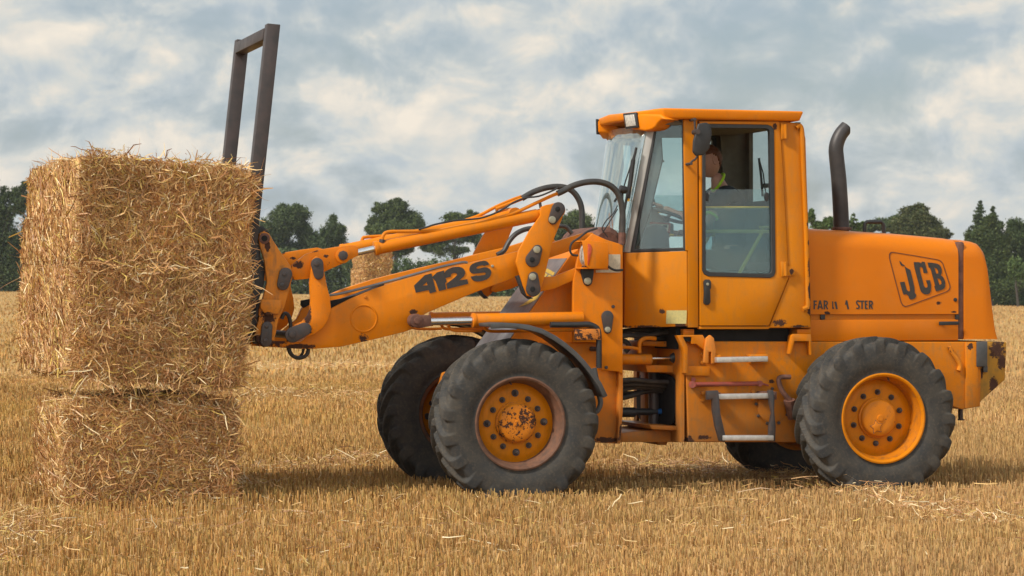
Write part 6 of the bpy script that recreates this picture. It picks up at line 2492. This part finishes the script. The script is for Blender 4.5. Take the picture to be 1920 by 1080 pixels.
tree('broadleaf_tree', 'tree', 'tall dark green tree at the left edge, behind the straw bales', shatter([(8, 395, 34, 42), (40, 372, 20, 26), (-35, 400, 45, 50), (0, 460, 55, 60), (40, 470, 24, 60), (10, 520, 50, 40), (48, 345, 8, 8)], 5, 1), 300, 63750, 0.29, DARK, 101)
tree('broadleaf_tree', 'tree', 'broad dark tree just right of the black fork posts', shatter([(540, 418, 36, 34), (512, 440, 26, 30), (572, 440, 24, 28), (545, 400, 26, 16), (530, 470, 44, 28), (565, 470, 30, 20)], 5, 2), 355, 46750, 0.29, DARK, 111)
tree('broadleaf_tree', 'tree', 'smaller rounded tree beside the broad dark one behind the tilt link', shatter([(622, 432, 24, 24), (610, 455, 26, 28), (636, 452, 16, 26), (620, 480, 32, 20)], 5, 3), 350, 27625, 0.29, DARK, 121)
tree('broadleaf_tree', 'tree', 'wide domed tree rising above the distant bale stack', shatter([(735, 402, 42, 26), (705, 418, 22, 20), (768, 412, 26, 22), (738, 432, 50, 24), (716, 390, 18, 12), (750, 384, 20, 10), (745, 465, 34, 22)], 5, 4), 350, 51000, 0.29, MID, 131)
tree('broadleaf_tree', 'tree', 'loose tree with sky showing through, behind the tilt cylinder', shatter([(852, 408, 26, 14), (884, 412, 18, 15), (826, 446, 26, 16), (872, 448, 34, 16), (840, 470, 36, 14), (902, 460, 14, 18), (800, 462, 18, 12), (832, 408, 10, 7)], 4, 5), 360, 31875, 0.29, MID, 141, loose=0.30)
tree('broadleaf_tree', 'tree', 'green tree seen through the hoses in front of the cab', shatter([(1082, 415, 36, 22), (1060, 435, 28, 25), (1104, 440, 24, 28), (1080, 455, 50, 25)], 4, 6), 330, 38250, 0.29, MID, 151)
tree('bush', 'bush', 'pale leafy bush tip between cab and exhaust pipe', shatter([(1540, 424, 22, 9), (1521, 408, 9, 12), (1553, 414, 9, 8), (1568, 425, 12, 10)], 3, 7), 200, 5000, 0.26, LIGHT, 161, trunk=False, group='bushes along the field edge', loose=0.1)
tree('bush', 'bush', 'pale leafy bush tip just right of the exhaust pipe', shatter([(1598, 412, 11, 9), (1590, 424, 16, 9), (1610, 424, 12, 9)], 3, 8), 200, 4000, 0.26, LIGHT, 171, trunk=False, group='bushes along the field edge')
tree('bush', 'bush', 'low blue-green bushy growth behind the hood grab bar', shatter([(1650, 422, 38, 15), (1625, 430, 26, 10), (1680, 415, 20, 12)], 4, 9), 320, 9000, 0.40, DARK, 181, trunk=False, group='bushes along the field edge')
tree('broadleaf_tree', 'tree', 'olive green bushy tree above the engine hood', shatter([(1718, 412, 38, 24), (1692, 424, 26, 20), (1750, 428, 24, 24), (1722, 396, 20, 12), (1730, 440, 50, 25), (1775, 442, 14, 10)], 5, 10), 300, 46750, 0.26, OLIVE, 191)
tree('broadleaf_tree', 'tree', 'tall ivy-green tree right of the engine hood', shatter([(1862, 436, 28, 26), (1835, 462, 26, 35), (1875, 465, 28, 45), (1850, 510, 36, 50), (1880, 540, 36, 30), (1818, 455, 14, 14)], 5, 12), 290, 68000, 0.26, DARK + MID, 201)
tree('broadleaf_tree', 'tree', 'dark tree at the right edge of the field', shatter([(1905, 450, 30, 35), (1940, 460, 40, 45), (1915, 500, 36, 50), (1925, 545, 50, 30)], 5, 13), 300, 51000, 0.26, DARK, 211)
tree('bush', 'bush', 'light green bush at the right edge in front of the dark tree', shatter([(1902, 500, 14, 20), (1915, 510, 14, 20)], 4, 14), 280, 5000, 0.34, LIGHT, 221, trunk=False, group='bushes along the field edge')


def conifer(u, v0, v1, Z, wpx, seed, label):
    r_ = np.random.default_rng(seed)
    k_ = Z / FPX
    X0 = (u - 960) * k_
    g0 = float(gz(X0, Z))
    base = CW(X0, Z, g0)
    top = 1.68 + (550 - v0) * k_ - g0
    Vl, cl_ = [], []
    nl_ = 16
    b = MB()
    b.tube([(0, 0, -0.2), (0, 0, top * 0.5), (0, 0, top)], 0.22, 8, smooth=0, rs=(1, 0.12))
    for i in range(nl_):
        f = i / (nl_ - 1)
        z = top - 0.15 - f * (v1 - v0) * k_
        L_ = (0.04 + 0.96 * f ** 1.1) * wpx * k_
        for j in range(7):
            a = r_.uniform(0, 2 * math.pi)
            l = L_ * r_.uniform(0.65, 1.15)
            e = np.array([math.cos(a) * l, math.sin(a) * l, 0.12 * l + r_.uniform(-.1, .1)])
            b.tube([(0, 0, z), tuple(np.array([0, 0, z]) + e)], 0.035, 4, smooth=0)
            m_ = int(12 + 80 * f)
            tt = r_.random(m_) ** 0.7
            p = np.array([0, 0, z]) + e * tt[:, None] + r_.normal(0, 0.05 + 0.07 * l, (m_, 3)) * np.array([1, 1, 0.6])
            Vl.append(p)
    p = np.concatenate(Vl)
    m_ = len(p)
    a = r_.normal(size=(m_, 3))
    a /= np.linalg.norm(a, axis=1, keepdims=True)
    b_ = np.cross(a, r_.normal(size=(m_, 3)))
    b_ /= np.linalg.norm(b_, axis=1, keepdims=True)
    s = r_.uniform(0.10, 0.24, m_)[:, None]
    V = np.stack([p - a * s, p + b_ * s * 0.45, p + a * s, p - b_ * s * 0.45], 1).reshape(-1, 3)
    col = np.array(DARK)[r_.integers(0, 3, m_)] * r_.uniform(0.7, 1.2, (m_, 1)) * 0.9
    root = empty('conifer_tree', base, label, 'tree', 'conifers at the right of the field')
    root.rotation_euler = (0, 0, -TH)
    npmesh('crown', V, np.arange(m_ * 4).reshape(m_, 4), M['leaf'], root, col)
    b.build('trunk', bark, root)


conifer(1838, 377, 470, 300, 44, 301, 'taller pointed conifer top, left one above the ivy-green tree')
conifer(1862, 387, 470, 302, 36, 311, 'shorter pointed conifer top right of the taller conifer')


def hedge(u0, u1, vt, Z, cols, seed, label, n=16000, size=0.4):
    r_ = random.Random(seed)
    bl = []
    u = u0
    while u < u1:
        X = (u - 960) / FPX * Z
        vb = 550 - (float(gz(X, Z)) - 1.68) / Z * FPX
        top = vt + r_.uniform(-4, 5)
        ru = r_.uniform(14, 22)
        bl.append((u, (top + vb) / 2, ru, (vb - top) / 2 + 1))
        bl.append((u + r_.uniform(-8, 8), top + 10, ru * 0.6, 11))
        bl.append((u + r_.uniform(-8, 8), vb - 8, ru, 9))
        u += r_.uniform(12, 20)
    return tree('hedge', 'hedge', label, bl, Z, n, size, cols, seed, trunk=False, group='hedges closing off the field', depth=1.0)


hedge(-160, 120, 500, 310, DARK, 401, 'dark hedge at the left under the tall tree', 16000)
hedge(440, 700, 468, 340, DARK, 411, 'dark hedge between the bales and the distant stack', 26000)
hedge(690, 1010, 487, 335, LIGHT, 421, 'light green hedge right of the distant bale stack', 26000, 0.36)
hedge(1000, 1200, 476, 340, MID, 431, 'green hedge behind the front of the loader', 16000)
hedge(1500, 1830, 480, 330, MID, 441, 'green hedge hidden mostly by the engine hood', 14000)
hedge(1820, 2060, 520, 296, DARK, 451, 'dark hedge at the right edge below the trees', 18000)


# ---------------------------------------------------------------- air between the camera and the far trees
hz = bpy.data.materials.new('haze')
hz.use_nodes = True
ht = hz.node_tree
ht.nodes.clear()
ho = ht.nodes.new('ShaderNodeOutputMaterial')
pv = ht.nodes.new('ShaderNodeVolumePrincipled')
pv.inputs['Color'].default_value = (0.86, 0.92, 1.0, 1)
pv.inputs['Density'].default_value = 0.00016
pv.inputs['Anisotropy'].default_value = 0.3
ht.links.new(pv.outputs[0], ho.inputs['Volume'])
b = MB()
b.box(-1600, 1600, -1300, 3650, -1.0, 26, 0)
hzo = b.build('haze', hz)
tag(frame_obj(hzo), kind='stuff')
hzo.location.z = 0
